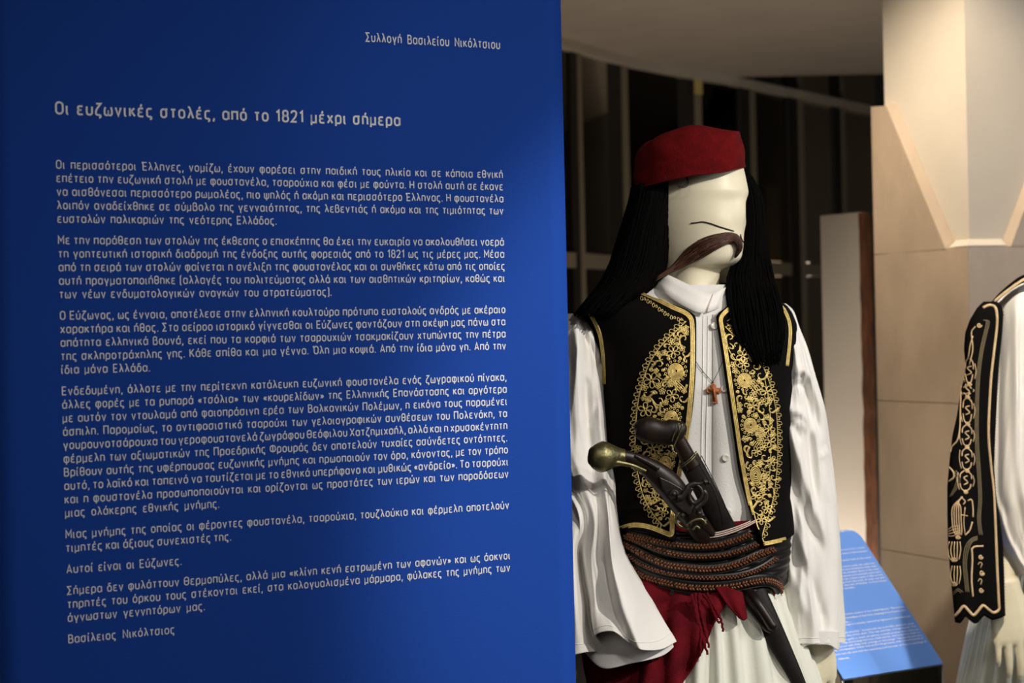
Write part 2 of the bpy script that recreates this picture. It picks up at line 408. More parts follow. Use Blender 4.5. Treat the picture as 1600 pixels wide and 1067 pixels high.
# ------------------------------------------------------------------ big blue text banner
hb = Vector((math.cos(math.radians(20.96)), math.sin(math.radians(20.96)), 0)); nb = Vector((hb.y, -hb.x, 0))
B0 = W(888, 533, 2.30)
def bp(px, py):
    p = on_plane(px, py, B0, nb); return (p - B0).dot(hb), p.z
u_left = bp(-12, 533)[0]
banner = thing('text_banner', (B0.x + hb.x * u_left / 2, B0.y + hb.y * u_left / 2, 0), 'large blue exhibition banner covered in white lettering in front of the uniforms', 'banner')
b = MB(); NX, NZ = 30, 40; rows = []
for i in range(NZ + 1):
    z = 0.08 + (2.42 - 0.08) * i / NZ
    rows.append([B0 + hb * (u_left * (1 - j / NX)) + Vector((0, 0, z)) - Vector((0, 0, B0.z)) for j in range(NX + 1)])
b.grid(rows)
o = b.build('banner_sheet', M['banner'], banner); solid(o, 0.008, 0.0)
o.modifiers['solid'].offset = -1.0 if True else 0
b = MB(); c = B0 + hb * (u_left / 2); b.box((c.x, c.y, 0.045), hb * (-u_left / 2 + 0.01), nb * 0.09, (0, 0, 0.045)); bevel(b.build('banner_base', M['steel'], banner, False), 0.01, 3)
b = MB(); b.box((c.x, c.y, 2.425), hb * (-u_left / 2), nb * 0.012, (0, 0, 0.012)); bevel(b.build('top_rail', M['steel'], banner, False), 0.004)

X = 0.72
def rr(x0, y0, x1, y1, r): return ('c', [(x0, y0), (x1, y0), (x1, y1), (x0, y1)], r)
def st(*pts, r=0.0): return ('o', list(pts), r)
GL = {   # narrow round-cornered lettering drawn as strokes: (advance width, strokes)
 'α': (.50, [rr(0, 0, .48, X, .23), st((.505, -.0), (.505, X))]),
 'β': (.5, [st((0, 0), (0, 1), (.44, 1), (.44, .56), (.15, .56), r=[.2, .2, .16]), st((.2, .56), (.5, .56), (.5, 0), (0, 0), r=.18)]),
 'γ': (.48, [st((0, X), (.24, .02), (.24, -.26)), st((.48, X), (.24, .02))]),
 'δ': (.48, [rr(0, 0, .48, .66, .2), st((.44, 1), (.12, 1), (.12, .82), (.40, .62), r=.1)]),
 'ε': (.44, [st((.42, X), (.02, X), (.02, .38), (.34, .38), r=.15), st((.34, .38), (0, .38), (0, 0), (.44, 0), r=.16)]),
 'ζ': (.42, [st((.03, 1), (.42, 1), (0, .42), (0, 0), (.40, 0), (.40, -.22), (.26, -.22), r=[.01, .2, .16, .1, .09])]),
 'η': (.46, [st((0, 0), (0, X)), st((0, .6), (0, X), (.46, X), (.46, 0), r=[.04, .19])]),
 'θ': (.48, [rr(0, 0, .48, 1, .24), st((0, .5), (.48, .5))]),
 'ι': (.12, [st((0, X), (0, 0), (.13, 0), r=.1)]),
 'κ': (.42, [st((0, 0), (0, X)), st((.40, X), (.04, .34)), st((.14, .42), (.43, 0))]),
 'λ': (.46, [st((.0, 1), (.12, 1), (.47, 0), r=.06), st((0, 0), (.24, .62))]),
 'μ': (.48, [st((0, -.25), (0, X)), st((0, X), (0, 0), (.44, 0), (.44, X), r=[.16, .16]), st((.44, .1), (.44, 0), (.52, 0), r=.06)]),
 'ν': (.46, [st((0, X), (.23, 0), (.46, X))]),
 'ξ': (.42, [st((.42, 1), (.06, 1), (.06, .56), (.36, .56), r=.15), st((.36, .56), (0, .56), (0, 0), (.40, 0), (.40, -.22), (.26, -.22), r=[.17, .16, .1, .09])]),
 'ο': (.48, [rr(0, 0, .48, X, .24)]),
 'π': (.48, [st((0, 0), (0, X), (.48, X), (.48, 0))]),
 'ρ': (.48, [st((0, -.26), (0, X), (.48, X), (.48, 0), (0, 0), r=[.2, .2, .2])]),
 'σ': (.56, [rr(0, 0, .47, X, .21), st((.2, X), (.58, X))]),
 'ς': (.42, [st((.42, X), (0, X), (0, 0), (.38, 0), (.38, -.22), (.24, -.22), r=[.2, .18, .1, .09])]),
 'τ': (.40, [st((0, X), (.40, X)), st((.20, X), (.20, 0))]),
 'υ': (.46, [st((0, X), (0, 0), (.46, 0), (.46, X), r=.2)]),
 'φ': (.60, [rr(0, 0, .60, X, .25), st((.30, -.26), (.30, X))]),
 'χ': (.46, [st((0, X), (.46, 0)), st((.46, X), (0, 0))]),
 'ψ': (.60, [st((0, X), (0, 0), (.60, 0), (.60, X), r=.2), st((.30, -.26), (.30, X))]),
 'ω': (.64, [st((.08, X), (0, .5), (0, 0), (.32, 0), (.32, .46), r=[.1, .16, .13]), st((.32, .46), (.32, 0), (.64, 0), (.64, .5), (.56, X), r=[.13, .16, .1])]),
 'Ο': (.58, [rr(0, 0, .58, 1, .28)]), 'Θ': (.58, [rr(0, 0, .58, 1, .28), st((0, .5), (.58, .5))]),
 'Ε': (.48, [st((.48, 1), (0, 1), (0, 0), (.48, 0)), st((0, .5), (.42, .5))]),
 'Η': (.56, [st((0, 0), (0, 1)), st((.56, 0), (.56, 1)), st((0, .5), (.56, .5))]),
 'Μ': (.66, [st((0, 0), (0, 1), (.33, .35), (.66, 1), (.66, 0))]),
 'Σ': (.52, [st((.50, 1), (0, 1), (.32, .5), (0, 0), (.52, 0))]),
 'Κ': (.54, [st((0, 0), (0, 1)), st((.50, 1), (.03, .42)), st((.16, .56), (.54, 0))]),
 'Α': (.60, [st((0, 0), (.30, 1), (.60, 0)), st((.1, .28), (.5, .28))]),
 'Π': (.56, [st((0, 0), (0, 1), (.56, 1), (.56, 0))]),
 'Β': (.52, [st((0, 0), (0, 1), (.47, 1), (.47, .53), (0, .53), r=[.0, .2, .18]), st((.2, .53), (.52, .53), (.52, 0), (0, 0), r=[.2, .2])]),
 'Φ': (.72, [rr(0, .12, .72, .88, .26), st((.36, -.0), (.36, 1))]),
 'Χ': (.56, [st((0, 1), (.56, 0)), st((.56, 1), (0, 0))]),
 'Τ': (.54, [st((0, 1), (.54, 1)), st((.27, 1), (.27, 0))]),
 'Ν': (.56, [st((0, 0), (0, 1), (.56, 0), (.56, 1))]),
 '1': (.26, [st((0, .80), (.22, 1), (.22, 0))]),
 '8': (.50, [rr(.03, .52, .47, 1, .18), rr(0, 0, .50, .52, .2)]),
 '2': (.48, [st((0, .78), (0, 1), (.46, 1), (.46, .58), (0, 0), (.49, 0), r=[.2, .2, .2, 0])]),
 ',': (.06, [st((.06, .07), (-.01, -.24))]), '.': (.04, [st((.02, -.05), (.02, .07))]),
 '(': (.14, [st((.16, 1.04), (0, 1.04), (0, -.16), (.16, -.16), r=.13)]),
 ')': (.14, [st((0, 1.04), (.16, 1.04), (.16, -.16), (0, -.16), r=.13)]),
 '«': (.36, [st((.16, .58), (.0, .36), (.16, .14)), st((.36, .58), (.2, .36), (.36, .14))]),
 '»': (.36, [st((0, .58), (.16, .36), (0, .14)), st((.2, .58), (.36, .36), (.2, .14))])}
ACC = {'ά': 'α', 'έ': 'ε', 'ή': 'η', 'ί': 'ι', 'ό': 'ο', 'ύ': 'υ', 'ώ': 'ω', 'ϊ': 'ι', 'Έ': 'Ε', 'Ό': 'Ο'}
def glyph(ch):
    if ch in ACC:
        w_, s_ = GL[ACC[ch]]
        if ch in 'ΈΌ': return w_ + .1, [(k_, [(x + .12, y) for x, y in p], r) for k_, p, r in s_] + [st((-.02, .84), (.05, 1.08))]
        if ch == 'ϊ': return w_, s_ + [st((-.1, .9), (-.1, 1.03)), st((.12, .9), (.12, 1.03))]
        c_ = w_ / 2 + (0 if ch != 'ί' else -.04)
        return w_, s_ + [st((c_ - .02, .86), (c_ + .08, 1.09))]
    return GL[ch]
def fillet(kind, pts, r):
    n = len(pts); out = []
    for i, p in enumerate(pts):
        p = Vector(p)
        if kind == 'o' and i in (0, n - 1): out.append(p); continue
        if isinstance(r, list): ri = r[i] if kind == 'c' else r[i - 1]
        else: ri = r
        a = Vector(pts[i - 1]) - p; c = Vector(pts[(i + 1) % n]) - p
        ri = min(ri, a.length * .5 if kind == 'c' else a.length * .98, c.length * .5 if kind == 'c' else c.length * .98)
        if ri < .02: out.append(p); continue
        a = p + a.normalized() * ri; c = p + c.normalized() * ri
        for k_ in range(5):
            u = k_ / 4; out.append(a * (1 - u) ** 2 * 1 + p * 2 * u * (1 - u) + c * u * u)
            out[-1] = out[-1] + (p - out[-1]) * -0.16 * math.sin(u * PI)
    res = [out[0]]
    for q in out[1:]:
        if (q - res[-1]).length > 1e-4: res.append(q)
    return res
def ribbon(mesh, pts, closed, t, f):
    n = len(pts); base = len(mesh[0])
    if closed and (pts[0] - pts[-1]).length < 1e-4: pts = pts[:-1]; n -= 1
    for i, p in enumerate(pts):
        a = (p - pts[i - 1]).normalized() if (closed or i) else None
        c = (pts[(i + 1) % n] - p).normalized() if (closed or i < n - 1) else None
        if a is None: a = c
        if c is None: c = a
        d = (a + c)
        if d.length < 1e-3: d = c.copy()
        d.normalize(); nn = Vector((-d.y, d.x)); k_ = 1 / max(.45, abs(nn.dot(Vector((-c.y, c.x)))))
        e = 0
        if not closed and i == 0: e = -t * .0
        mesh[0].append(f(p + nn * t / 2 * k_)); mesh[0].append(f(p - nn * t / 2 * k_))
    for i in range(n if closed else n - 1):
        j = (i + 1) % n
        mesh[1].append((base + 2 * i, base + 2 * i + 1, base + 2 * j + 1, base + 2 * j))
GC = {}
def text_line(body, org, ux, uz, width, cap, parent, m, t=.125, xs=None, lift=None, name='text_line'):
    """flat lettering: baseline start org, directions ux (along) and uz (up)"""
    k = cap / (1 + t); xs = xs or 1.0
    sb, space = t + .165, .30
    words = body.split(' ')
    nat = lambda tr: sum(sum(glyph(c)[0] for c in w_) + (len(w_) - 1) * (sb + tr) for w_ in words)
    ng = max(len(words) - 1, 0); target = width / (k * xs) - t
    tr = 0.0; gap = (target - nat(0)) / ng if ng else 0
    nchar = sum(len(w_) - 1 for w_ in words)
    lo, hi = sb + .16, sb + .75
    if ng == 0: tr = (target - nat(0)) / nchar
    elif gap < lo: tr = (target - nat(0) - lo * ng) / nchar; gap = lo
    elif gap > hi: tr = (target - nat(0) - hi * ng) / nchar; gap = hi
    if abs(tr) > .12 and '-v' in name: print('TRACK', round(tr, 3), body[:20])
    mesh = ([], []); x = t / 2; q = off(parent); lift = lift or Vector((0, 0, 0))
    for w_ in words:
        for ch in w_:
            gw, strokes = glyph(ch)
            for kind, pts, r in strokes:
                key = (ch, id(pts)); pl = fillet(kind, pts, r)
                ribbon(mesh, pl, kind == 'c', t, lambda p: tuple(org + ux * ((x + p.x) * k * xs) + uz * ((p.y + t / 2) * k) + lift - q))
            x += gw + sb + tr
        x += gap - sb - tr
    me = bpy.data.meshes.new(name); me.from_pydata(mesh[0], [], mesh[1]); me.materials.append(m)
    o = bpy.data.objects.new(name, me); COL.objects.link(o); o.parent = parent; OFF[o.name] = q
    TR.append(round(tr, 3)); return o
TR = []
LIFT = nb * 0.0012
def banner_text(body, x0, y0, x1, y1, cap_px, t=.13, xs=0.9):
    a = on_plane(x0, y0, B0, nb); c = on_plane(x1, y1, B0, nb)
    top_ = on_plane(x0, y0 - cap_px, B0, nb)
    return text_line(body, a, hb, Vector((0, 0, 1)), (c - a).dot(hb) if x1 else None, top_.z - a.z, banner, M['print'], t, xs, LIFT)
banner_text('Συλλογή Βασιλείου Νικόλτσιου', 571, 65.5, 781, 76, 15.0, t=.15, xs=0.84)
banner_text('Οι ευζωνικές στολές, από το 1821 μέχρι σήμερα', 86, 179, 625.5, 195, 20.8, t=.17, xs=0.98)
body = [
 [('Οι περισσότεροι Έλληνες, νομίζω, έχουν φορέσει στην παιδική τους ηλικία και σε κάποια εθνική', 785),
  ('επέτειο την ευζωνική στολή με φουστανέλα, τσαρούχια και φέσι με φούντα. Η στολή αυτή σε έκανε', 785.5),
  ('να αισθάνεσαι περισσότερο ρωμαλέος, πιο ψηλός ή ακόμη και περισσότερο Έλληνας. Η φουστανέλα', 786),
  ('λοιπόν αναδείχθηκε σε σύμβολο της γενναιότητας, της λεβεντιάς ή ακόμα και της τιμιότητας των', 786),
  ('ευσταλών παλικαριών της νεότερης Ελλάδος.', 432)],
 [('Με την παράθεση των στολών της έκθεσης ο επισκέπτης θα έχει την ευκαιρία να ακολουθήσει νοερά', 787),
  ('τη γοητευτική ιστορική διαδρομή της ένδοξης αυτής φορεσιάς από το 1821 ως τις μέρες μας. Μέσα', 787.5),
  ('από τη σειρά των στολών φαίνεται η ανέλιξη της φουστανέλας και οι συνθήκες κάτω από τις οποίες', 788.5),
  ('αυτή πραγματοποιήθηκε (αλλαγές του πολιτεύματος αλλά και των αισθητικών κριτηρίων, καθώς και', 788.5),
  ('των νέων ενδυματολογικών αναγκών του στρατεύματος).', 518)],
 [('Ο Εύζωνος, ως έννοια, αποτέλεσε στην ελληνική κουλτούρα πρότυπο ευσταλούς ανδρός με ακέραιο', 789.5),
  ('χαρακτήρα και ήθος. Στο αείροο ιστορικό γίγνεσθαι οι Εύζωνες φαντάζουν στη σκέψη μας πάνω στα', 789.5),
  ('απάτητα ελληνικά βουνά, εκεί που τα καρφιά των τσαρουχιών τσακμακίζουν χτυπώντας την πέτρα', 790),
  ('της σκληροτράχηλης γης. Κάθε σπίθα και μια γέννα. Όλη μια κοψιά. Από την ίδια μάνα γη. Από την', 790.5),
  ('ίδια μάνα Ελλάδα.', 234.5)],
 [('Ενδεδυμένη, άλλοτε με την περίτεχνη κατάλευκη ευζωνική φουστανέλα ενός ζωγραφικού πίνακα,', 791.5),
  ('άλλες φορές με τα ρυπαρά «τσόλια» των «κουρελίδων» της Ελληνικής Επανάστασης και αργότερα', 792),
  ('με αυτόν τον ντουλαμά από φαιοπράσινη ερέα των Βαλκανικών Πολέμων, η εικόνα τους παραμένει', 792.5),
  ('άσπιλη. Παρομοίως, το αντιφασιστικό τσαρούχι των γελοιογραφικών συνθέσεων του Πολενάκη, τα', 792.5),
  ('γουρουνοτσάρουχα του γεροφουστανελά ζωγράφου Θεόφιλου Χατζημιχαήλ, αλλά και η χρυσοκέντητη', 793),
  ('φέρμελη των αξιωματικών της Προεδρικής Φρουράς δεν αποτελούν τυχαίες ασύνδετες οντότητες.', 793),
  ('Βρίθουν αυτής της υφέρπουσας ευζωνικής μνήμης και ηρωοποιούν τον όρο, κάνοντας, με τον τρόπο', 794),
  ('αυτό, το λαϊκό και ταπεινό να ταυτίζεται με το εθνικά υπερήφανο και μυθικώς «ανδρείο». Το τσαρούχι', 794.5),
  ('και η φουστανέλα προσωποποιούνται και ορίζονται ως προστάτες των ιερών και των παραδόσεων', 795),
  ('μιας ολάκερης εθνικής μνήμης.', 343)],
 [('Μιας μνήμης της οποίας οι φέροντες φουστανέλα, τσαρούχια, τουζλούκια και φέρμελη αποτελούν', 796),
  ('τιμητές και άξιους συνεχιστές της.', 361.5)],
 [('Αυτοί είναι οι Εύζωνες.', 284)],
 [('Σήμερα δεν φυλάττουν Θερμοπύλες, αλλά μια «κλίνη κενή εστρωμένη των αφανών» και ως άοκνοι', 798),
  ('τηρητές του όρκου τους στέκονται εκεί, στα καλογυαλισμένα μάρμαρα, φύλακες της μνήμης των', 798),
  ('άγνωστων γεννητόρων μας.', 320.5)],
 [('Βασίλειος Νικόλτσιος', 273)]]
XS = 0.95
y = 263.8
for par in body:
    for ln, x1 in par:
        x0 = 87.5 + (y - 263.8) * 0.0258
        a = on_plane(x0, y, B0, nb)
        # right end: same height on the wall plane
        pr = on_plane(x1, y, B0, nb); width = (pr - a).dot(hb)
        zc = on_plane(x0, y - 14.0, B0, nb).z - a.z
        text_line(ln, a, hb, Vector((0, 0, 1)), width, zc, banner, M['print'], .14, XS, LIFT)
        y += 21.15
    y += 33.4 - 21.15


# ------------------------------------------------------------------ main mannequin
YC = 2.65                                              # depth of the torso axis
MX = W(1090, 533, YC).x
man = thing('mannequin', (MX, YC, 0.12), 'cream mannequin in white shirt, red cap and gold embroidered black vest beside the blue banner', 'mannequin')
b = MB(); b.box((MX + 0.55, 3.08, 0.06), (1.05, 0, 0), (0, 0.64, 0), (0, 0, 0.06))
bevel(b.build('podium', M['laminate'], smooth=False, label='low white podium under both mannequins and the information stand', cat='podium'), 0.006)

VSOL = 1
def zpy(py, px=1090): return W(px, py, YC).z
# body outline used by shirt and vest: (py, left px, right px, half depth)
PROF = [(440, 1030, 1150, .055), (452, 985, 1172, .070), (462, 958, 1190, .083), (470, 935, 1204, .092), (480, 914, 1220, .10), (492, 912, 1229, .106), (510, 922, 1236, .113),
        (540, 936, 1237, .121), (570, 943, 1232, .126), (600, 945, 1229, .128), (700, 951, 1228, .124), (760, 955, 1228, .120), (830, 961, 1229, .118),
        (850, 964, 1229, .118), (900, 975, 1224, .118), (940, 985, 1216, .120)]
PZ = []
for py, l, r, hb_ in PROF:
    a, c = W(l, py, YC), W(r, py, YC); z = (a.z + c.z) / 2
    PZ.append((-z, (a.x + c.x) / 2, (c.x - a.x) / 2, hb_))
def bodyp(z, th, grow=0.0):
    """th: angle, 0 = straight to camera, + = viewer's right"""
    cx, hw, hd = interp(PZ, -z)
    s, c = math.sin(th), math.cos(th); e = 2 / 2.35
    s = math.copysign(abs(s) ** e, s); c = math.copysign(abs(c) ** e, c)
    chest = 0.018 * math.exp(-((z - 1.50) / 0.10) ** 2) * max(0, c) if c > 0 else 0
    return Vector((cx + (hw + grow) * s, YC - (hd + grow + chest) * c, z))
def th_at(px, z, grow=0.0):
    """angle on the front of the body seen at pixel column px"""
    lo, hi = -1.5, 1.5
    for _ in range(40):
        m = (lo + hi) / 2; p = bodyp(z, m, grow)
        qx = p.x; qz = z - EYE; x = (CR * qx - SR * qz) / p.y * F + 800
        if x < px: lo = m
        else: hi = m
    return (lo + hi) / 2
def z_of(px, py, d=YC - 0.11): return W(px, py, d).z
def densify(tab, n=60):
    return cr(tab, n)
# --- body of the mannequin: head, neck, torso, legs
HX, HY = W(1086, 330, 2.655).x, 2.655
YAW = math.radians(52)
fd = Vector((math.sin(YAW), -math.cos(YAW), 0)); sd = Vector((-math.cos(YAW), -math.sin(YAW), 0))
HEAD = [(207, .010, .010, .010), (212, .045, .045, .035), (224, .072, .072, .054), (245, .088, .088, .067), (275, .0965, .098, .074), (300, .1025, .100, .0765), (308, .1025, .100, .077), (318, .0985, .100, .077),
        (330, .0965, .098, .0765), (350, .0945, .094, .0745), (368, .0925, .088, .071), (386, .0915, .080, .067), (402, .089, .070, .062), (411, .082, .062, .056), (417, .069, .058, .051), (421, .048, .055, .049), (430, .040, .055, .048),
        (450, .038, .056, .048), (470, .045, .062, .056)]
rows = []; hr = cr(HEAD, 70)
for py, fr, bk, hw in hr:
    z = W(1086, py, HY).z; shift = 0
    row = []
    for k_ in range(48):
        a = 2 * PI * k_ / 48; c, s = math.cos(a), math.sin(a); e = 2 / 2.15
        rr_ = (fr if c > 0 else bk) * math.copysign(abs(c) ** e, c)
        p = Vector((HX, HY, z)) + fd * rr_ + sd * (hw * math.copysign(abs(s) ** e, s))
        g1 = math.exp(-(a if a < PI else 2 * PI - a) ** 2 / 0.045)
        nose = .55 * math.exp(-((py - 342) / 15.0) ** 2) + 0.3 * math.exp(-((py - 325) / 12.0) ** 2)
        brow = math.exp(-((py - 303) / 9.0) ** 2) * math.exp(-(a if a < PI else 2 * PI - a) ** 2 / 0.35)
        sock = math.exp(-((py - 322) / 9.0) ** 2) * (math.exp(-((a if a < PI else 2 * PI - a) - .42) ** 2 / .03))
        cheek = math.exp(-((py - 352) / 12.0) ** 2) * math.exp(-((a if a < PI else 2 * PI - a) - .62) ** 2 / .06)
        chin = math.exp(-((py - 408) / 8.0) ** 2) * g1
        p += fd * (0.012 * g1 * nose - 0.0015 * sock + .003 * cheek + 0.003 * chin)
        row.append(p)
    rows.append(row)
hb_mb = MB(); hb_mb.grid(rows, True, True, False)
# torso, hips and legs continue the figure below the neck
trows = [rows[-1]]
for z in [1.64, 1.60, 1.5, 1.4, 1.3, 1.22, 1.12, 1.0, 0.92]:
    trows.append([bodyp(max(z, 1.13), PI - (2 * PI * k_ / 48 - YAW) if False else (YAW - 2 * PI * k_ / 48), -0.02) + Vector((0, 0, min(0, z - 1.13))) for k_ in range(48)])
hb_mb.grid(trows, True, False, True)
for s in (-1, 1):
    hb_mb.tube([(MX + s * .085, YC, .97), (MX + s * .09, YC - .01, .60), (MX + s * .095, YC, .52), (MX + s * .1, YC + .015, .20), (MX + s * .1, YC, .17)], [.085, .062, .058, .036, .04], 12)
    hb_mb.tube([(MX + s * .1, YC + .05, .16), (MX + s * .105, YC - .06, .162), (MX + s * .115, YC - .15, .152)], [.034, .038, .028], 10)
def finger(mb, pts, r0, r1, seg=8):
    c = cr([tuple(p) for p in pts], 12)
    rad = [r0 + (r1 - r0) * i / 11 for i in range(12)]
    for i in (0, 1): pass
    rad[-1] *= 0.55
    mb.tube(c, rad, seg); mb.ball(Vector(c[-1]), rad[-2] * .8, 8, 5)
# arms (inside the sleeves) and hands
def arm_hand(mb, sh, el, wr, palm_dir, across, size=1.0, curl=0.25, thumb=1, toward=Vector((0, -1, 0))):
    """palm_dir: unit vector wrist->fingers, across: towards the index side"""
    mb.tube(cr([sh, el, wr], 14), [.05, .05, .048, .045, .042, .04, .039, .038, .036, .034, .031, .029, .027, .026], 14)
    pd = Vector(palm_dir).normalized(); ac = Vector(across).normalized(); wr = Vector(wr); nrm = pd.cross(ac).normalized()
    if nrm.dot(toward) < 0: nrm = -nrm                 # back of the hand faces this way
    rows = []
    for t_, wd_, th_ in ((-.02, .027, .022), (.0, .029, .021), (.02, .034, .019), (.045, .040, .017), (.07, .042, .0145), (.09, .041, .011), (.098, .036, .007)):
        c = wr + pd * t_ * size
        rows.append([c + ac * (wd_ * size * math.cos(a)) + nrm * (th_ * size * math.sin(a)) for a in [2 * PI * q / 16 for q in range(16)]])
    mb.grid(rows, True, True, True)
    for i, (o_, ln, r_) in enumerate(((.030, .072, .0092), (.010, .080, .0096), (-.011, .074, .0090), (-.030, .058, .0080))):
        base = wr + pd * (.078 - abs(o_) * .25) * size + ac * o_ * size
        spread = ac * (o_ * .22)
        d1 = (pd + spread - nrm * curl * .3).normalized(); d2 = (pd + spread * .8 - nrm * curl * 1.0).normalized(); d3 = (pd + spread * .6 - nrm * curl * 1.8).normalized()
        p1 = base + d1 * ln * .52 * size; p2 = p1 + d2 * ln * .32 * size; p3 = p2 + d3 * ln * .26 * size
        finger(mb, [base - pd * .03 * size, base + nrm * .004, p1, p2, p3], r_ * size * 1.05, r_ * size * .72)
    b0 = wr + pd * .018 * size + ac * .026 * thumb * size; d = (pd * .75 + ac * thumb * .65 - nrm * .15).normalized()
    p1 = b0 + d * .038 * size; p2 = p1 + (pd * .9 + ac * thumb * .35 - nrm * .2).normalized() * .030 * size; p3 = p2 + (pd - nrm * .35).normalized() * .024 * size
    finger(mb, [b0 - d * .02, b0, p1, p2, p3], .0125 * size, .0085 * size)
def arm_obj(parent, name, *a, **k):
    mb = MB(); arm_hand(mb, *a, **k)
    o = mb.build(name, M['skin'], parent)
    r = o.modifiers.new('remesh', 'REMESH'); r.mode = 'VOXEL'; r.voxel_size = 0.0032; r.use_smooth_shade = True
    sm = o.modifiers.new('smooth', 'SMOOTH'); sm.iterations = 4; sm.factor = .6
    return o
body_o = hb_mb.build('body', M['skin'], man)
arm_obj(man, 'arm', W(1190, 545, 2.66), W(1245, 770, 2.68), W(1272, 985, 2.65), Vector((.02, -.02, -1)), (-1, .1, 0), 0.95, thumb=1)
arm_obj(man, 'arm', W(960, 545, 2.66), W(905, 770, 2.66), W(893, 995, 2.57), Vector((.10, -.02, -1)), (1, 0, 0), 0.95, thumb=1)

# --- shirt: torso, collar, placket, buttons
def torso_grid(z0, z1, n, m, grow):
    return [[bodyp(z0 + (z1 - z0) * i / (m - 1), 2 * PI * j / n, grow) + Vector((0, -0.0016 * fn(j * .5, (z0 + (z1 - z0) * i / (m - 1)) * 9, 2), 0)) for j in range(n)] for i in range(m)]
b = MB(); g_ = torso_grid(W(1090, 447, YC).z, W(1090, 930, YC).z, 96, 60, -0.006)
b.grid(g_, True)
# shoulders up to the collar
top = g_[0]; nk = [Vector((HX + .052 * math.sin(2 * PI * j / 96), HY - .052 * math.cos(2 * PI * j / 96), W(1090, 470 - 22 * (1 - math.cos(2 * PI * j / 96)) / 2 * 1.6, HY).z)) for j in range(96)]
b.grid([nk, top], True)
shirt = b.build('shirt', M['linen'], man)
shirt_bvh = BVHTree.FromPolygons([tuple(v) for v in b.v], b.f)
def cast(bvh, px, py, lift=0.0):
    o = Vector((0, 0, EYE)); d = (W(px, py, 1.0) - o).normalized()
    h, n_, i_, dist = bvh.ray_cast(o, d)
    if h is None: return None, None
    if n_.dot(d) > 0: n_ = -n_
    return h + n_ * lift, n_
def castline(bvh, pts, n, lift, closed=False, fallback=2.53):
    out = []; nn = []
    last = None
    for q in cr(pts, n, closed):
        h, n_ = cast(bvh, q[0], q[1], lift)
        if h is None:
            dd = last if last else fallback; h = W(q[0], q[1], dd); n_ = Vector((0, -1, 0))
        last = h.y; out.append(h); nn.append(n_)
    return out, nn
# placket strip
b = MB(); rows = []
for py in range(492, 850, 8):
    l, r = 1113 + (py - 492) * 0.002, 1150 + max(0, (py - 640) * 0.12)
    ps = [cast(shirt_bvh, l, py, 0.001)[0], cast(shirt_bvh, l + .8, py, 0.0032)[0], cast(shirt_bvh, (l + r) / 2, py, 0.0034)[0], cast(shirt_bvh, r, py, 0.0034)[0]]
    if all(ps): rows.append(ps)
b.grid(rows); b.build('placket', M['linen'], shirt)
b = MB()
for px0 in (1099, 1106):
    pl, nn = castline(shirt_bvh, [(px0, 494), (px0 - 1, 600), (px0 - 3, 700), (px0 - 3, 800)], 40, 0.0004)
    b.tube(pl, 0.0011, 6)
b.build('pleat', M['linen'], shirt)
for bx, by in ((1115, 511), (1131, 607), (1132.5, 714), (1136, 800)):
    c, n_ = cast(shirt_bvh, bx, by, 0.0045); b = MB(); u = n_.orthogonal().normalized(); v = n_.cross(u)
    prof = [(0, .0022), (.0035, .0022), (.005, .0032), (.0066, .0026), (.0070, .0008), (.0064, -.0008), (0, -.0008)]
    b.grid([[c + (u * math.cos(2 * PI * k_ / 20) + v * math.sin(2 * PI * k_ / 20)) * max(r_, 1e-4) + n_ * h_ for k_ in range(20)] for r_, h_ in prof], True)
    b.build('button', M['pearl'], shirt)
# stand collar, open at the throat
topc = [(1134, 449, 2.585), (1124, 453, 2.567), (1113, 460, 2.552), (1092, 452, 2.552), (1068, 441, 2.566), (1045, 430, 2.595), (1030, 424, 2.65), (1036, 418, 2.71), (1085, 412, 2.735), (1128, 420, 2.71), (1142, 435, 2.65), (1138, 446, 2.60)]
botc = [(1134, 477, 2.572), (1120, 483, 2.553), (1101, 489, 2.535), (1084, 486, 2.532), (1056, 471, 2.545), (1032, 453, 2.575), (1018, 448, 2.65), (1028, 444, 2.72), (1085, 440, 2.745), (1135, 446, 2.72), (1152, 462, 2.65), (1146, 472, 2.59)]
def opencol(a, e, n=60):
    ta, te = cr(a, n), cr(e, n)
    return [[W(*[ta[i][c] + (te[i][c] - ta[i][c]) * t for c in range(3)]) for i in range(n)] for t in (0, .33, .66, 1)]
i0 = 2
ca = topc[i0:] + topc[:i0]; cb = botc[i0:] + botc[:i0]
g_ = opencol(ca + [(1112.5, 459.5, 2.556)], cb + [(1104, 488, 2.541)])
b = MB(); b.grid(g_); o = b.build('collar', M['cotton'], shirt); solid(o, 0.0022, 0); 
b = MB(); b.tube([g_[k_][0] + Vector((0.0005, -.0012, 0)) for k_ in range(4)], 0.0009, 5); b.build('collar_seam', M['piping'], shirt)

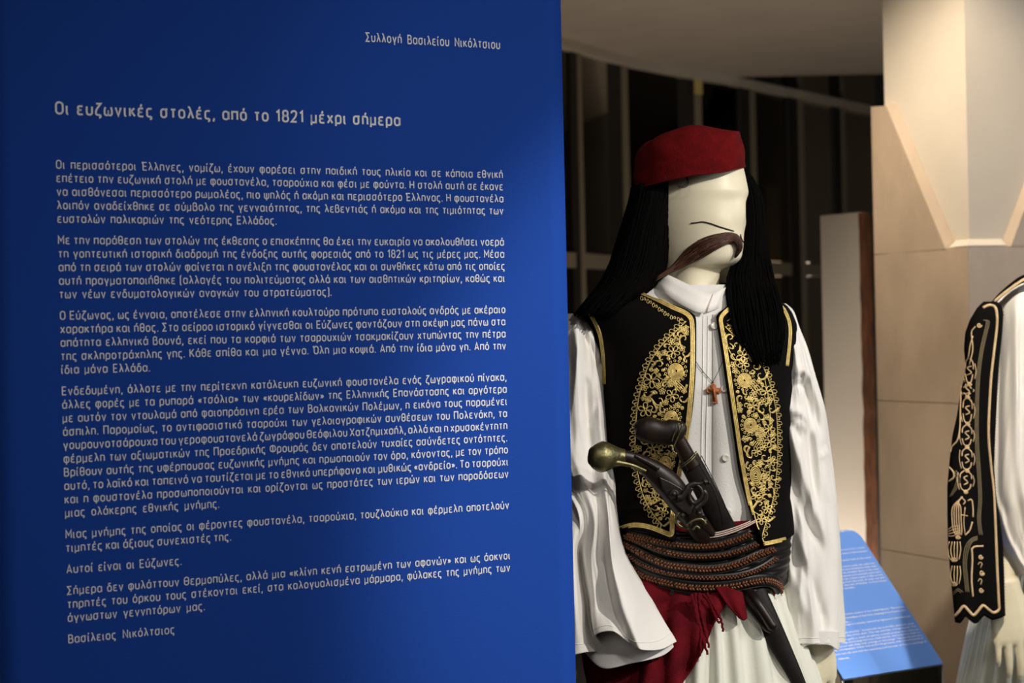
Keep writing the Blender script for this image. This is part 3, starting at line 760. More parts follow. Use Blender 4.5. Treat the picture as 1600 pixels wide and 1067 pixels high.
# --- vest: closed around the back, open at the front
EL = densify([(448, 992), (456, 1006), (464, 1026), (472, 1045), (480, 1066), (488, 1080), (496, 1087), (520, 1088), (580, 1087), (640, 1082), (700, 1072), (745, 1063), (790, 1056), (838, 1051)], 80)
ER = densify([(448, 1160), (462, 1152), (474, 1143), (484, 1130), (492, 1121), (500, 1120), (540, 1126), (600, 1135), (680, 1147), (740, 1156), (800, 1173), (853, 1190)], 80)
def eL(py): return interp(EL, py)
def eR(py): return interp(ER, py)
def py_of(p): 
    q = p.z - EYE; return 533.5 - (SR * p.x + CR * q) / p.y * F
NV, MV = 150, 90
def vest_grid(grow):
    rows = []
    for i in range(MV):
        v = i / (MV - 1); row = []
        for j in range(NV):
            u = j / (NV - 1)
            # hem height along the circumference, in photo rows
            hem = interp([(0, 853), (.055, 846), (.12, 842), (.5, 838), (.84, 826), (.885, 822), (.93, 825), (.97, 833), (1, 839)], u)
            pyv = 449 + (hem - 449) * v
            px_ref = 1090
            z = W(px_ref, pyv, YC - .1).z
            a0 = th_at(eR(pyv), z, grow); a1 = th_at(eL(pyv), z, grow)
            th = a0 + (a1 + 2 * PI - a0) * u
            p = bodyp(z, th, grow)
            # hem swings out a little
            if math.cos(th) > 0: p += Vector((0, -1, 0)) * (0.036 * min(1, max(0, pyv - 785) / 45) * math.cos(th) ** .5)
            row.append(p)
        rows.append(row)
    return rows
vg = vest_grid(0.008)
b = MB(); b.grid(vg)
# shoulder yoke towards the neck at the back
yoke = [Vector((HX + .062 * math.sin(a), HY - .062 * math.cos(a), W(1090, 452, HY).z + .012 - .02 * max(0, math.cos(a)))) for a in [math.radians(40) + (2 * PI - math.radians(95)) * j / (NV - 1) for j in range(NV)]]
b.grid([[yoke[j] for j in range(NV)], vg[0]])
vest = b.build('vest', M['wool'], man, label='black wool vest')
vest_bvh = BVHTree.FromPolygons([tuple(v) for v in b.v], b.f)
solid(vest, 0.004, VSOL)

def ribbon3(mb, bvh, pts, width_px, n, lift=0.0012, strands=3, rad=None):
    """several parallel cords laid side by side on the cloth along a pixel path"""
    c = cr(pts, n)
    for s_ in range(strands):
        o_ = (s_ - (strands - 1) / 2) * width_px / strands
        q = []
        for i, p in enumerate(c):
            a, e = c[max(i - 1, 0)], c[min(i + 1, n - 1)]
            dx, dy = e[0] - a[0], e[1] - a[1]; l_ = math.hypot(dx, dy) or 1
            q.append((p[0] - dy / l_ * o_, p[1] + dx / l_ * o_))
        pts3, nn = [], []
        for x, y in q:
            h, n_ = cast(bvh, x, y, lift)
            if h is not None: pts3.append(h); nn.append(n_)
        if len(pts3) > 2: mb.tube(pts3, rad or width_px / strands * .00062, 6, flat=.8, nrm=nn)
def resharp(pts, n_per=10):
    """polyline with kept corners, densified"""
    out = []
    for a, c in zip(pts, pts[1:]):
        for k_ in range(n_per): out.append((a[0] + (c[0] - a[0]) * k_ / n_per, a[1] + (c[1] - a[1]) * k_ / n_per))
    return out + [pts[-1]]
# edge braids
b = MB()
ribbon3(b, vest_bvh, [(996, 455), (1012, 462), (1030, 470), (1052, 481), (1068, 488), (1077, 495), (1081, 506), (1082, 540), (1081, 590), (1077, 640), (1071, 690), (1062, 735), (1055, 775), (1051, 805), (1050.5, 828), (1048, 835), (1038, 832), (1020, 825), (1003, 821), (986, 821), (964, 828)], 7.5, 150, strands=3)
b.build('gold_braid', M['gold'], vest)
b = MB()
ribbon3(b, vest_bvh, [(1139, 483), (1131, 490), (1126, 499), (1128, 515), (1133, 545), (1141, 600), (1149, 655), (1157, 710), (1167, 765), (1176, 805), (1188, 846), (1193, 849), (1206, 847), (1227, 842)], 6.5, 130, strands=3)
b.build('gold_braid', M['gold'], vest)
b = MB()
ribbon3(b, vest_bvh, [(909, 481), (919, 487), (929, 501), (938, 522), (942, 545), (944, 570), (944.5, 600)], 6, 50, strands=3)
b.build('armhole_braid', M['gold'], vest); b = MB()
ribbon3(b, vest_bvh, [(1219, 478), (1226, 487), (1232, 502), (1234, 520), (1232, 545), (1229, 572)], 5.5, 50, strands=3)
b.build('armhole_braid', M['gold'], vest)

# embroidery motifs, drawn as fine cord laid on the wool
class Emb:
    def __init__(s, bvh, lift=.0010): s.b = MB(); s.bvh = bvh; s.lift = lift; s.used = []
    def line(s, pts, w=1.5, n=None, closed=False):
        n = n or max(6, int(len(pts) * 3))
        P3, NN = [], []
        for x, y in cr(pts, n, closed):
            h, n_ = cast(s.bvh, x, y, s.lift)
            if h is None: continue
            P3.append(h); NN.append(n_)
        if len(P3) > 2: s.b.tube(P3, w * .00062, 5, closed=closed, flat=.8, nrm=NN)
    def loop(s, x, y, ang, ln, wd, w=1.4):
        """petal starting at (x, y)"""
        c, q = math.cos(ang), math.sin(ang)
        L_ = [(0, 0), (.35, -.42), (.75, -.5), (1, 0), (.75, .5), (.35, .42)]
        s.line([(x + c * a * ln - q * e * wd, y + q * a * ln + c * e * wd) for a, e in L_], w, 14, True)
    def flower(s, x, y, r, n=5, a0=0.0, w=1.5, skip=()):
        s.used.append((x, y, r))
        for k_ in range(n):
            if k_ in skip: continue
            a = a0 + 2 * PI * k_ / n; s.loop(x + math.cos(a) * r * .15, y + math.sin(a) * r * .15, a, r, r * .62, w)
    def spiral(s, x, y, r, turns=4, ratio=1.0, w=1.7, a0=0):
        N = int(turns * 12); s.line([(x + math.cos(a0 + t * 2 * PI * turns / N) * r * (1 - t / N * .9), y + math.sin(a0 + t * 2 * PI * turns / N) * r * ratio * (1 - t / N * .9)) for t in range(N)], w, N + 10)
    def rosette(s, x, y, r, ratio=1.0, beads=12, fro=0, to=2 * PI):
        s.used.append((x, y, r * 1.25)); s.spiral(x, y, r * .9, max(3, r / 2.6), ratio, 2.0)
        for k_ in range(beads):
            a = fro + (to - fro) * k_ / beads; s.loop(x + math.cos(a) * r * .95, y + math.sin(a) * r * .95 * ratio, a, 3.6, 3.4, 1.1)
    def scroll(s, x, y, r, ang, flip=1, tail=12, w=1.7):
        s.used.append((x, y, r * .9)); pts = []
        for k_ in range(14):
            t = k_ / 13; a = ang + flip * t * 4.6; rr_ = r * (1 - t * .75); pts.append((x + math.cos(a) * rr_, y + math.sin(a) * rr_))
        tx, ty = -math.sin(ang) * flip, math.cos(ang) * flip
        pts = [(pts[0][0] - tx * tail + math.cos(ang) * tail * .3, pts[0][1] - ty * tail + math.sin(ang) * tail * .3)] + pts
        s.line(pts, w, 34); s.line([(p[0] + 1.6, p[1] + .8) for p in pts[:9]], w * .8, 20)
    def curls(s, path, step, size, side=1, w=1.1):
        """running loops along one side of a line"""
        c = cr(path, 200); d = 0; nxt = step * .5; k_ = 0
        for a, e in zip(c, c[1:]):
            l_ = math.hypot(e[0] - a[0], e[1] - a[1]); d += l_
            if d >= nxt:
                nxt += step; k_ += 1
                ang = math.atan2(e[1] - a[1], e[0] - a[0]) - side * PI / 2
                s.loop(a[0], a[1], ang + .5 * side, size * (1.0 if k_ % 2 else .62), size * .55 * (1 if k_ % 2 else .8), w)
    def fill(s, xin, xout, y0, y1, seed, sgn):
        rd = random.Random(seed)
        for _ in range(2500):
            y = rd.uniform(y0, y1); a, c = xin(y), xout(y); lo, hi = min(a, c) + 4.5, max(a, c) - 4.5
            if hi <= lo: continue
            x = rd.uniform(lo, hi); r = rd.uniform(3.2, 5.4)
            if any((x - p) ** 2 + (y - q) ** 2 < (r + t * .86) ** 2 for p, q, t in s.used): continue
            k_ = rd.random()
            if k_ < .4: s.flower(x, y, r * 1.05, 5, rd.random() * 6, 1.4)
            elif k_ < .75: s.scroll(x, y, r, rd.random() * 6, rd.choice((-1, 1)), 4, 1.6)
            else: s.used.append((x, y, r)); s.spiral(x, y, r * .8, 2, 1, 1.5, rd.random() * 6)
    def build(s, name, m, par): return s.b.build(name, m, par)
e = Emb(vest_bvh)
inner = [(1072, 502), (1056, 518), (1040, 533), (1026, 550), (1014, 570), (1005, 595), (998, 625), (994, 660), (993, 700), (997, 740), (1006, 775), (1020, 802), (1036, 822)]
e.line(inner, 1.5, 90)
e.curls(inner, 5.6, 9.5, -1, 1.15)
e.curls([(1000, 462), (1016, 470), (1030, 480), (1044, 490), (1052, 494), (1068, 498)], 5.5, 6.5, -1, 1.0)
for cx, cy, r in ((1056, 580, 15), (1049, 652, 13), (1040, 722, 12)):
    e.rosette(cx, cy, r, 1.0, 15)
for cx, cy, r, a0 in ((1052, 550, 9, .3), (1018, 594, 11, 0.2), (1009, 640, 10, .9), (1050, 618, 9, .2), (1020, 700, 9, .2), (1034, 694, 7, .5), (1012, 745, 8, .1), (1024, 778, 7, .4), (1036, 800, 7, .2)):
    e.flower(cx, cy, r, 5, a0)
for cx, cy, r, a, fl in ((1068, 530, 8, 2.6, 1), (1062, 523, 5, 4.4, -1), (1070, 552, 6, .4, 1), (1030, 570, 8, 3.5, 1), (1034, 560, 6, 5.2, -1), (1038, 588, 6, 2.4, -1), (1010, 615, 6, .6, 1), (1030, 625, 9, 2.8, -1), (1066, 622, 7, .4, 1), (1020, 640, 6, 5.5, 1), (1036, 640, 6, 3.6, -1),
                         (1010, 668, 7, 2.2, 1), (1064, 690, 6, .8, -1), (1012, 710, 7, 3.2, 1), (1050, 745, 6, .2, 1), (1030, 752, 7, 2.6, -1), (1008, 730, 5, 4.6, 1), (1018, 765, 5, 2.4, -1), (1032, 785, 6, 3.8, 1), (1042, 812, 5, 1.2, -1), (1044, 770, 5, 5.6, 1)):
    e.scroll(cx, cy, r, a, fl, 9)
for k_ in range(4):
    e.line([(1028 + k_ * 3.6, 604 + k_ * 1.2), (1040 + k_ * 3.4, 590 + k_ * 2), (1050 + k_ * 2, 584)], 1.3, 8)
    e.line([(1042 + k_ * 3, 592 - k_), (1054 + k_ * 3, 603 - k_), (1062 + k_ * 2.4, 612 - k_ * 2)], 1.5, 8)
IL = sorted((y, x) for x, y in inner)
e.fill(lambda y: interp(IL, y), lambda y: eL(y) - 11, 512, 825, 5, 1)
e.build('embroidery', M['gold'], vest)
e = Emb(vest_bvh)
inner = [(1132, 510), (1150, 527), (1168, 542), (1184, 560), (1196, 583), (1205, 610), (1212, 645), (1214, 680), (1214, 715), (1211, 755), (1205, 790), (1196, 818), (1190, 838)]
e.line(inner, 1.4, 90)
e.curls(inner, 6.2, 8.5, 1, 1.1)
e.line([(1136, 502), (1142, 498), (1146, 505), (1140, 510), (1136, 506)], 1.2, 14)
for cx, cy, r, ra in ((1163, 594, 13.5, 1.0), (1172, 664, 12.5, 1.1), (1180, 741, 10.5, 1.55)): e.rosette(cx, cy, r, ra, 14)
for cx, cy, r, a0 in ((1160, 556, 9, .2), (1161, 569, 8, 1.5), (1197, 612, 9, .3), (1176, 634, 8, .4), (1201, 670, 8, .1), (1203, 690, 8, .7), (1182, 705, 7, .5), (1206, 720, 7, .1), (1196, 742, 6, .6), (1181, 775, 7, .2), (1198, 795, 7, .8), (1189, 812, 7, .3)):
    e.flower(cx, cy, r, 5, a0)
for cx, cy, r, a, fl in ((1140, 528, 7, 3.4, 1), (1150, 540, 6, .4, -1), (1146, 556, 6, 1.4, 1), (1180, 572, 7, 5.6, 1), (1188, 586, 8, .2, 1), (1156, 622, 6, 2.6, 1), (1165, 634, 6, .6, -1), (1190, 640, 7, 3.6, -1), (1204, 640, 5, .6, 1), (1188, 652, 6, 5.2, 1),
                         (1167, 700, 6, 2.2, 1), (1172, 710, 7, 3.8, -1), (1194, 714, 7, .8, 1), (1204, 705, 5, 5.4, -1), (1207, 745, 5, 1, 1), (1178, 765, 6, 2, 1), (1202, 765, 6, .2, -1), (1186, 788, 6, 3.4, 1), (1194, 777, 6, 5.5, -1), (1187, 800, 5, 2.4, -1), (1198, 810, 5, .6, 1)):
    e.scroll(cx, cy, r, a, fl, 9)
for x0, y0 in ((1166, 598), (1174, 668)):
    for k_ in range(4):
        e.line([(x0 + k_ * 2.6, y0 - k_ * 1.5), (x0 + 10 + k_ * 2.8, y0 + 11 - k_ * 2), (x0 + 17 + k_ * 3.0, y0 + 22 - k_ * 2.6)], 1.5, 8)
        e.line([(x0 - 2 + k_ * 3, y0 + 28 + k_), (x0 + 4 + k_ * 3, y0 + 20 + k_)], 1.5, 4)
for k_ in range(7): e.loop(1193 - k_ * 1.4, 742 + k_ * 6, .3, 6, 5, 1.2)
e.line([(1133, 520), (1138, 545), (1150, 566)], 1.6, 12); e.line([(1194, 590), (1202, 640), (1204, 690), (1202, 740)], 1.6, 40)
IL2 = sorted((y, x) for x, y in inner)
e.fill(lambda y: interp(IL2, y), lambda y: eR(y) + 10, 520, 838, 6, 1)
e.build('embroidery', M['gold'], vest)

# --- sleeves of the shirt
def foldfield(folds):
    """ridges and valleys drawn as lines over the cloth: (points, width, height in metres)"""
    F_ = []
    for pts, w_, h_ in folds:
        c = cr(pts, 24); F_.append((c, w_, h_, min(p[0] for p in c) - 3 * w_, max(p[0] for p in c) + 3 * w_, min(p[1] for p in c) - 3 * w_, max(p[1] for p in c) + 3 * w_))
    def f(p):
        q = p.z - EYE; x = (CR * p.x - SR * q) / p.y * F + 800; y = 533.5 - (SR * p.x + CR * q) / p.y * F; s = 0
        for c, w_, h_, x0, x1, y0, y1 in F_:
            if x < x0 or x > x1 or y < y0 or y > y1: continue
            best = 1e9; bi = 0
            for i in range(23):
                ax_, ay_ = c[i]; dx, dy = c[i + 1][0] - ax_, c[i + 1][1] - ay_; l2 = dx * dx + dy * dy or 1e-9
                t = max(0, min(1, ((x - ax_) * dx + (y - ay_) * dy) / l2)); d = (x - ax_ - dx * t) ** 2 + (y - ay_ - dy * t) ** 2
                if d < best: best = d; bi = i + t
            e_ = min(1, (23 - bi) / 6 + .15, bi / 4 + .35)
            s += h_ * e_ / (1 + (best / (w_ * w_)) ** 1.4)
        return s
    return f
def crease(u, v, seed, k=3.0, amp=.004):
    """soft diagonal drag folds"""
    a = 2 * PI * u
    x = noise.noise(Vector((math.cos(a) * k * .45 + v * 1.2, math.sin(a) * k * .45 - v * 2.0, v * 2.2 + seed)))
    y = 1 - abs(noise.noise(Vector((math.cos(a) * k * .8 + v * 2.4, math.sin(a) * k * .8, v * 3.1 + seed * 2)))) * 2
    return amp * (x * 1.4 + y * .7 - .4)
def sleeve_disp(seed, amp, center):
    def f(u, v, p):
        c = Vector((center(p.z), 0)) if False else None
        d = crease(u, v, seed, 3.0, amp) * min(1, v * 6)
        a = 2 * PI * u
        return Vector((math.cos(a) * d * .5, -math.sin(a) * d * 1.4, 0))
    return f
def ring(xl, xr, py, dc, dr, n=16, skew=0.0, sq=1.0):
    mid, h = (xl + xr) / 2, (xr - xl) / 2; out = []
    for k_ in range(n):
        a = 2 * PI * k_ / n; c, s = math.cos(a), math.sin(a)
        out.append((mid + h * c, py + skew * c, dc - dr * s))
    return out
# viewer's right sleeve
rows = [ring(1196, 1228, 474, 2.66, .045), ring(1204, 1240, 486, 2.66, .058), ring(1206, 1249, 510, 2.66, .066), ring(1208, 1263, 545, 2.66, .072), ring(1206, 1276, 590, 2.66, .074),
        ring(1204, 1290, 640, 2.665, .078), ring(1205, 1297, 700, 2.67, .082), ring(1206, 1305, 760, 2.67, .084), ring(1208, 1311, 830, 2.67, .086), ring(1212, 1315, 900, 2.665, .084),
        ring(1217, 1318, 950, 2.66, .08), ring(1226, 1320, 985, 2.655, .076, skew=-1), ring(1229, 1321, 1005, 2.65, .074, skew=-1)]
FR = foldfield([
 ([(1231, 588), (1250, 578), (1268, 592), (1281, 628), (1290, 672)], 6, .012), ([(1230, 612), (1254, 602), (1266, 622), (1276, 660), (1281, 700)], 6, -.013),
 ([(1228, 640), (1250, 645), (1268, 664), (1281, 702)], 6, .011), ([(1229, 655), (1244, 672), (1252, 690)], 4, -.007), ([(1236, 668), (1252, 662), (1262, 676)], 4, .006),
 ([(1228, 672), (1246, 712), (1262, 760), (1283, 822), (1293, 862)], 7, .014), ([(1226, 694), (1238, 742), (1256, 800), (1289, 862)], 6, -.013),
 ([(1227, 740), (1234, 800), (1248, 850), (1268, 900)], 7, .011), ([(1248, 868), (1266, 905), (1282, 950), (1292, 985)], 8, -.010), ([(1228, 880), (1244, 920), (1262, 965)], 7, .006),
 ([(1283, 715), (1292, 706), (1298, 712)], 4, .006), ([(1284, 700), (1291, 695), (1297, 697)], 3.5, -.005), ([(1240, 530), (1250, 560), (1256, 590)], 6, .006), ([(1300, 760), (1306, 830), (1311, 900)], 6, .008), ([(1290, 770), (1298, 840), (1304, 930)], 6, -.006),
 ([(1238, 525), (1234, 560), (1232, 590)], 4, -.006)])
FL = foldfield([
 ([(900, 505), (903, 560), (908, 640), (912, 700)], 6, .011), ([(912, 520), (926, 552), (940, 590)], 5, -.010), ([(920, 512), (932, 540), (942, 570)], 4.5, .008), ([(915, 600), (920, 680), (928, 740), (932, 790)], 6, -.012),
 ([(932, 600), (940, 680), (944, 740), (949, 790), (955, 850), (958, 876)], 6.5, .013), ([(893, 560), (893, 640), (896, 720)], 5, -.008), ([(902, 780), (906, 830), (910, 880), (912, 940), (917, 990)], 6, .009), ([(895, 800), (898, 850), (902, 900), (906, 960)], 5, -.009),
 ([(944, 870), (952, 905), (968, 950)], 8, -.008), ([(903, 540), (914, 570), (922, 600)], 4, .006), ([(934, 620), (926, 650), (918, 665)], 4, -.006), ([(940, 655), (950, 700), (955, 760)], 5, -.007)])
def disp_r(u, v, p):
    a = 2 * PI * u; d = crease(u, v, 4.2, 3.6, .011) * min(1, v * 5) * (1 if v < .9 else 1 - (v - .9) * 6) * .6
    # long drag folds from the armpit down to the outer hem
    s = 0
    for k0, (u0, sl, w_, am, v0, v1) in enumerate(((.40, -.14, .026, .020, .10, .75), (.33, -.17, .024, .016, .28, .98), (.20, -.06, .024, .012, .10, .7), (.47, -.26, .026, .019, .20, .85), (.42, -.06, .022, .015, .42, 1.0), (.28, .0, .03, .012, .55, 1.1))):
        c = u0 + sl * (v - v0); e_ = math.exp(-((u - c) / w_) ** 2) * max(0, math.sin(PI * min(1, max(0, (v - v0) / (v1 - v0))))) ** .6
        s += am * e_ * (1 if k0 % 2 else -1)
    ed = math.sin(a)
    # pinched elbow wrinkles on the inner side
    wr = .006 * math.sin(v * 95 + 3 * math.sin(u * 9)) * math.exp(-((u - .42) / .09) ** 2) * math.exp(-((v - .33) / .13) ** 2)
    d += s * .25 + wr
    fd_ = FR(p) * min(1, max(0, ed) * 2.5) * min(1, (1 - v) * 12 + .15) if ed > 0 else 0
    return Vector((math.cos(a) * d * .35, -ed * d * 1.5 - fd_, 0))
g_ = loft(rows, 180, 150, True, disp_r)
b = MB(); b.grid(g_, True)
inn = [[p + (Vector((W(1268, 800, 2.66).x, 2.66, p.z)) - p).normalized() * .0018 for p in r_] for r_ in g_[-22:]][::-1]
b.grid([g_[-1]] + inn, True)
slv = b.build('sleeve', M['cotton'], shirt)
hem = MB(); q_ = g_[-7]; hem.tube([p + (p - Vector((W(1272, 990, 2.66).x, 2.66, p.z))).normalized() * .0003 for p in q_[::2]], .0009, 5, closed=True); hem.build('hem_stitch', M['cotton'], shirt)
b = MB(); cf = loft([ring(1236, 1311, 985, 2.64, .055), ring(1234, 1312, 1005, 2.64, .056), [(1311, 1008, 2.64), (1306, 1014, 2.60), (1290, 1006, 2.59), (1275, 1005, 2.59), (1262, 1006, 2.59), (1251, 1012, 2.595), (1246, 1026, 2.60), (1238, 1014, 2.62), (1234, 1006, 2.64), (1240, 1006, 2.68), (1275, 1006, 2.70), (1300, 1006, 2.68)]], 80, 16) if False else None
inn_hem = [(1311, 1008, 2.64), (1309, 1016, 2.60), (1296, 1008, 2.585), (1276, 1007, 2.58), (1262, 1008, 2.585), (1252, 1016, 2.59), (1246, 1030, 2.60), (1238, 1014, 2.62), (1234, 1006, 2.65), (1245, 1006, 2.69), (1275, 1006, 2.70), (1302, 1006, 2.68)]
inn_top = [(x, 985, d) for x, y, d in inn_hem]; inn_mid = [(x, (985 + y) / 2, d) for x, y, d in inn_hem]
b.grid(loft([inn_top, inn_mid, inn_hem], 80, 12), True); o = b.build('inner_cuff', M['cotton'], shirt); solid(o, .0015, 0)
# viewer's left sleeve, wide open cuff
def L(*a): return list(a)
R0 = ring(878, 912, 490, 2.66, .040, 14); R1 = ring(868, 928, 503, 2.655, .062, 14); R2 = ring(858, 938, 530, 2.65, .074, 14); R3 = ring(852, 946, 590, 2.645, .080, 14)
R4 = ring(850, 952, 650, 2.64, .084, 14); R5 = ring(850, 960, 720, 2.635, .09, 14)
def man14(*pts): return list(pts)
R6 = man14((963, 790, 2.56), (957, 795, 2.50), (949, 800, 2.475), (938, 800, 2.485), (925, 800, 2.47), (912, 800, 2.485), (903, 800, 2.475), (895, 800, 2.49), (880, 800, 2.50), (856, 795, 2.55), (862, 790, 2.64), (890, 790, 2.70), (925, 790, 2.69), (952, 790, 2.63))
R7 = man14((976, 860, 2.56), (968, 868, 2.49), (957, 872, 2.44), (943, 872, 2.465), (928, 870, 2.45), (914, 870, 2.47), (905, 870, 2.50), (897, 870, 2.455), (882, 870, 2.47), (858, 865, 2.53), (862, 860, 2.63), (895, 860, 2.69), (938, 858, 2.67), (963, 858, 2.62))
R8 = man14((1013, 925, 2.53), (997, 935, 2.46), (972, 940, 2.405), (957, 942, 2.44), (941, 940, 2.44), (925, 938, 2.46), (916, 940, 2.52), (903, 940, 2.445), (888, 940, 2.455), (860, 935, 2.52), (866, 935, 2.60), (905, 935, 2.60), (950, 935, 2.56), (990, 930, 2.545))
R9 = man14((1040, 972, 2.485), (1018, 985, 2.44), (990, 988, 2.395), (971, 982, 2.42), (950, 968, 2.42), (927, 972, 2.44), (925, 985, 2.53), (908, 988, 2.44), (888, 988, 2.45), (860, 985, 2.52), (896, 984, 2.56), (920, 988, 2.54), (965, 988, 2.475), (1015, 980, 2.485))
R10 = man14((1059, 1002, 2.468), (1034, 1014, 2.43), (1003, 1015, 2.39), (984, 1004, 2.41), (958, 986, 2.405), (929, 993, 2.43), (944, 1014, 2.52), (915, 1019, 2.44), (886, 1024, 2.445), (856, 1020, 2.52), (902, 1010, 2.55), (940, 1043, 2.452), (988, 1036, 2.448), (1036, 1024, 2.458))
def disp_l(u, v, p):
    a = 2 * PI * u; d = crease(u, v, 9.7, 3.4, .008) * min(1, v * 5) * (1 - max(0, v - .75) * 3)
    s = 0
    for k0, (u0, sl, w_, am, v0, v1) in enumerate(((.16, .05, .025, .015, .03, .6), (.25, .03, .022, .015, .08, .7), (.34, -.02, .02, .013, .05, .6), (.10, .10, .02, .014, .15, .65), (.30, .08, .02, .010, .4, .8))):
        c = u0 + sl * (v - v0); e_ = math.exp(-((u - c) / w_) ** 2) * max(0, math.sin(PI * min(1, max(0, (v - v0) / (v1 - v0))))) ** .6
        s += am * e_ * (1 if k0 % 2 else -1)
    d += s * .3; ed = math.sin(a)
    fd_ = FL(p) * min(1, max(0, ed) * 2.5) * min(1, (1 - v) * 8 + .1) if ed > 0 else 0
    return Vector((math.cos(a) * d * .3, -ed * d * 1.5 - fd_, 0))
g_ = loft([R0, R1, R2, R3, R4, R5, R6, R7, R8, R9, R10], 196, 170, True, disp_l)
b = MB(); b.grid(g_, True)
slv2 = b.build('sleeve', M['cotton'], shirt); solid(slv2, .0015, -1)
q_ = g_[-9]; hem = MB(); hem.tube([p + Vector((0, -.0004, 0)) for p in q_[::2]], .0008, 5, closed=True); hem.build('hem_stitch', M['cotton'], shirt)

# --- red cap
bot = [(988, 299, 2.655), (998, 294, 2.615), (1030, 284, 2.570), (1072, 276, 2.548), (1118, 268.5, 2.545), (1148, 264.5, 2.565), (1163, 261, 2.625), (1158, 256, 2.70), (1115, 252, 2.775), (1050, 262, 2.775), (1000, 284, 2.72)]
m1 = [(991, 262, 2.655), (1001, 258, 2.612), (1032, 252, 2.568), (1076, 246, 2.546), (1121, 241, 2.543), (1151, 240, 2.562), (1163, 243, 2.622), (1158, 238, 2.70), (1115, 232, 2.772), (1050, 238, 2.772), (1002, 252, 2.72)]
m2 = [(994, 242, 2.655), (1003, 237, 2.615), (1032, 228, 2.572), (1076, 221, 2.552), (1121, 219, 2.548), (1150, 219, 2.566), (1160, 225, 2.622), (1155, 218, 2.70), (1113, 212, 2.768), (1050, 218, 2.768), (1004, 234, 2.72)]
m3 = [(1000, 233, 2.655), (1009, 226, 2.622), (1034, 212, 2.59), (1078, 199, 2.575), (1118, 202, 2.57), (1148, 206, 2.58), (1156, 208, 2.622), (1150, 208, 2.69), (1110, 202, 2.75), (1052, 208, 2.75), (1008, 225, 2.71)]
m4 = [(1012, 226, 2.655), (1020, 221, 2.63), (1042, 208, 2.61), (1080, 196.5, 2.60), (1116, 199, 2.60), (1144, 205, 2.605), (1150, 206, 2.63), (1144, 206, 2.68), (1106, 201, 2.73), (1056, 206, 2.73), (1018, 220, 2.70)]
m5 = [(1050, 214, 2.66), (1055, 212, 2.65), (1065, 208, 2.645), (1082, 204, 2.64), (1100, 204, 2.64), (1112, 206, 2.645), (1116, 207, 2.655), (1112, 207, 2.67), (1098, 206, 2.68), (1070, 208, 2.68), (1054, 212, 2.675)]
def disp_c(u, v, p): return Vector((.002 * fn(u * 14, v * 5), .003 * fn(u * 11, v * 4, 3), .0022 * fn(u * 9, v * 3, 6)))
g_ = loft([bot, m1, m2, m3, m4, m5], 120, 60, True, disp_c)
b = MB(); b.grid(g_, True, False, True)
cap = b.build('cap', M['felt'], man, label='soft red felt cap'); solid(cap, .003, -1)
b = MB(); b.tube([p for p in g_[0]], .0016, 6, closed=True); b.build('cap_rim', M['felt'], cap)

head_bvh = BVHTree.FromPolygons([tuple(v) for v in hb_mb.v], hb_mb.f)
def edge_x(tab, y): return interp(tab, y)
# --- long black hair on the viewer's left
HLt = [(292, 986), (310, 983), (345, 973), (380, 962), (410, 953), (440, 938), (462, 921), (480, 903), (492, 896)]
HRt = [(270, 1064), (290, 1060), (310, 1056), (345, 1050), (380, 1047), (410, 1042), (430, 1037), (440, 1030), (452, 1018), (470, 1000), (485, 985), (492, 975)]
hd_ = [(270, 2.60), (330, 2.585), (400, 2.575), (450, 2.56), (492, 2.535)]
b = MB(); rows = []
for i in range(40):
    y = 276 + (488 - 276) * i / 39; xl = interp(HLt, y) + 2; xr = interp(HRt, y) - 1.5; d0 = interp(hd_, y) + .008; row = []
    for k_ in range(24):
        a = 2 * PI * k_ / 24; cx, h = (xl + xr) / 2, (xr - xl) / 2
        py = y + (16 - 22 * (k_ and (0.5 + 0.5 * math.cos(a)))) * (1 - i / 39) * 0
        row.append(W(cx + h * math.cos(a), py + (0 if i else (18 * (-math.cos(a)) - 0) * .6), d0 + .055 - .055 * math.sin(a) + (.03 if math.sin(a) < 0 else 0)))
    rows.append(row)
b.grid(rows, True, True, True)
hair = b.build('hair', M['hair'], man)
b = MB(); rnd = random.Random(3)
for s_ in range(420):
    u = rnd.random(); lay = rnd.random(); y0 = 298 - 24 * u ** .8 + rnd.uniform(-6, 2); y1 = rnd.uniform(455, 496) if u < .8 else rnd.uniform(432, 470)
    pts = []; ph = rnd.random() * 9; uu = u
    for k_ in range(9):
        t = k_ / 8; y = y0 + (y1 - y0) * t; xl = interp(HLt, y); xr = interp(HRt, y)
        uu = min(1.0, max(0.0, u + .03 * fn(ph, t * 3)))
        x = xl + (xr - xl) * uu
        bul = math.sin(PI * min(1, max(0, uu))) ** .5
        pts.append(W(x, y, interp(hd_, y) + .055 * (1 - bul) + .002 - lay * .007 + .0))
    b.tube(cr([tuple(p) for p in pts], 16), .0011 + .0005 * rnd.random(), 4)
b.build('hair_strands', M['hair'], man, kind='stuff')
b = MB()
for k_ in range(4):
    b.tube([W(x + k_ * .9, y + k_ * 1.1, 2.552) for x, y in cr([(1058, 290), (1068, 290), (1073, 284), (1072, 276), (1070, 272)], 12)], .00035, 4)
b.build('stray_curl', M['hair'], man)
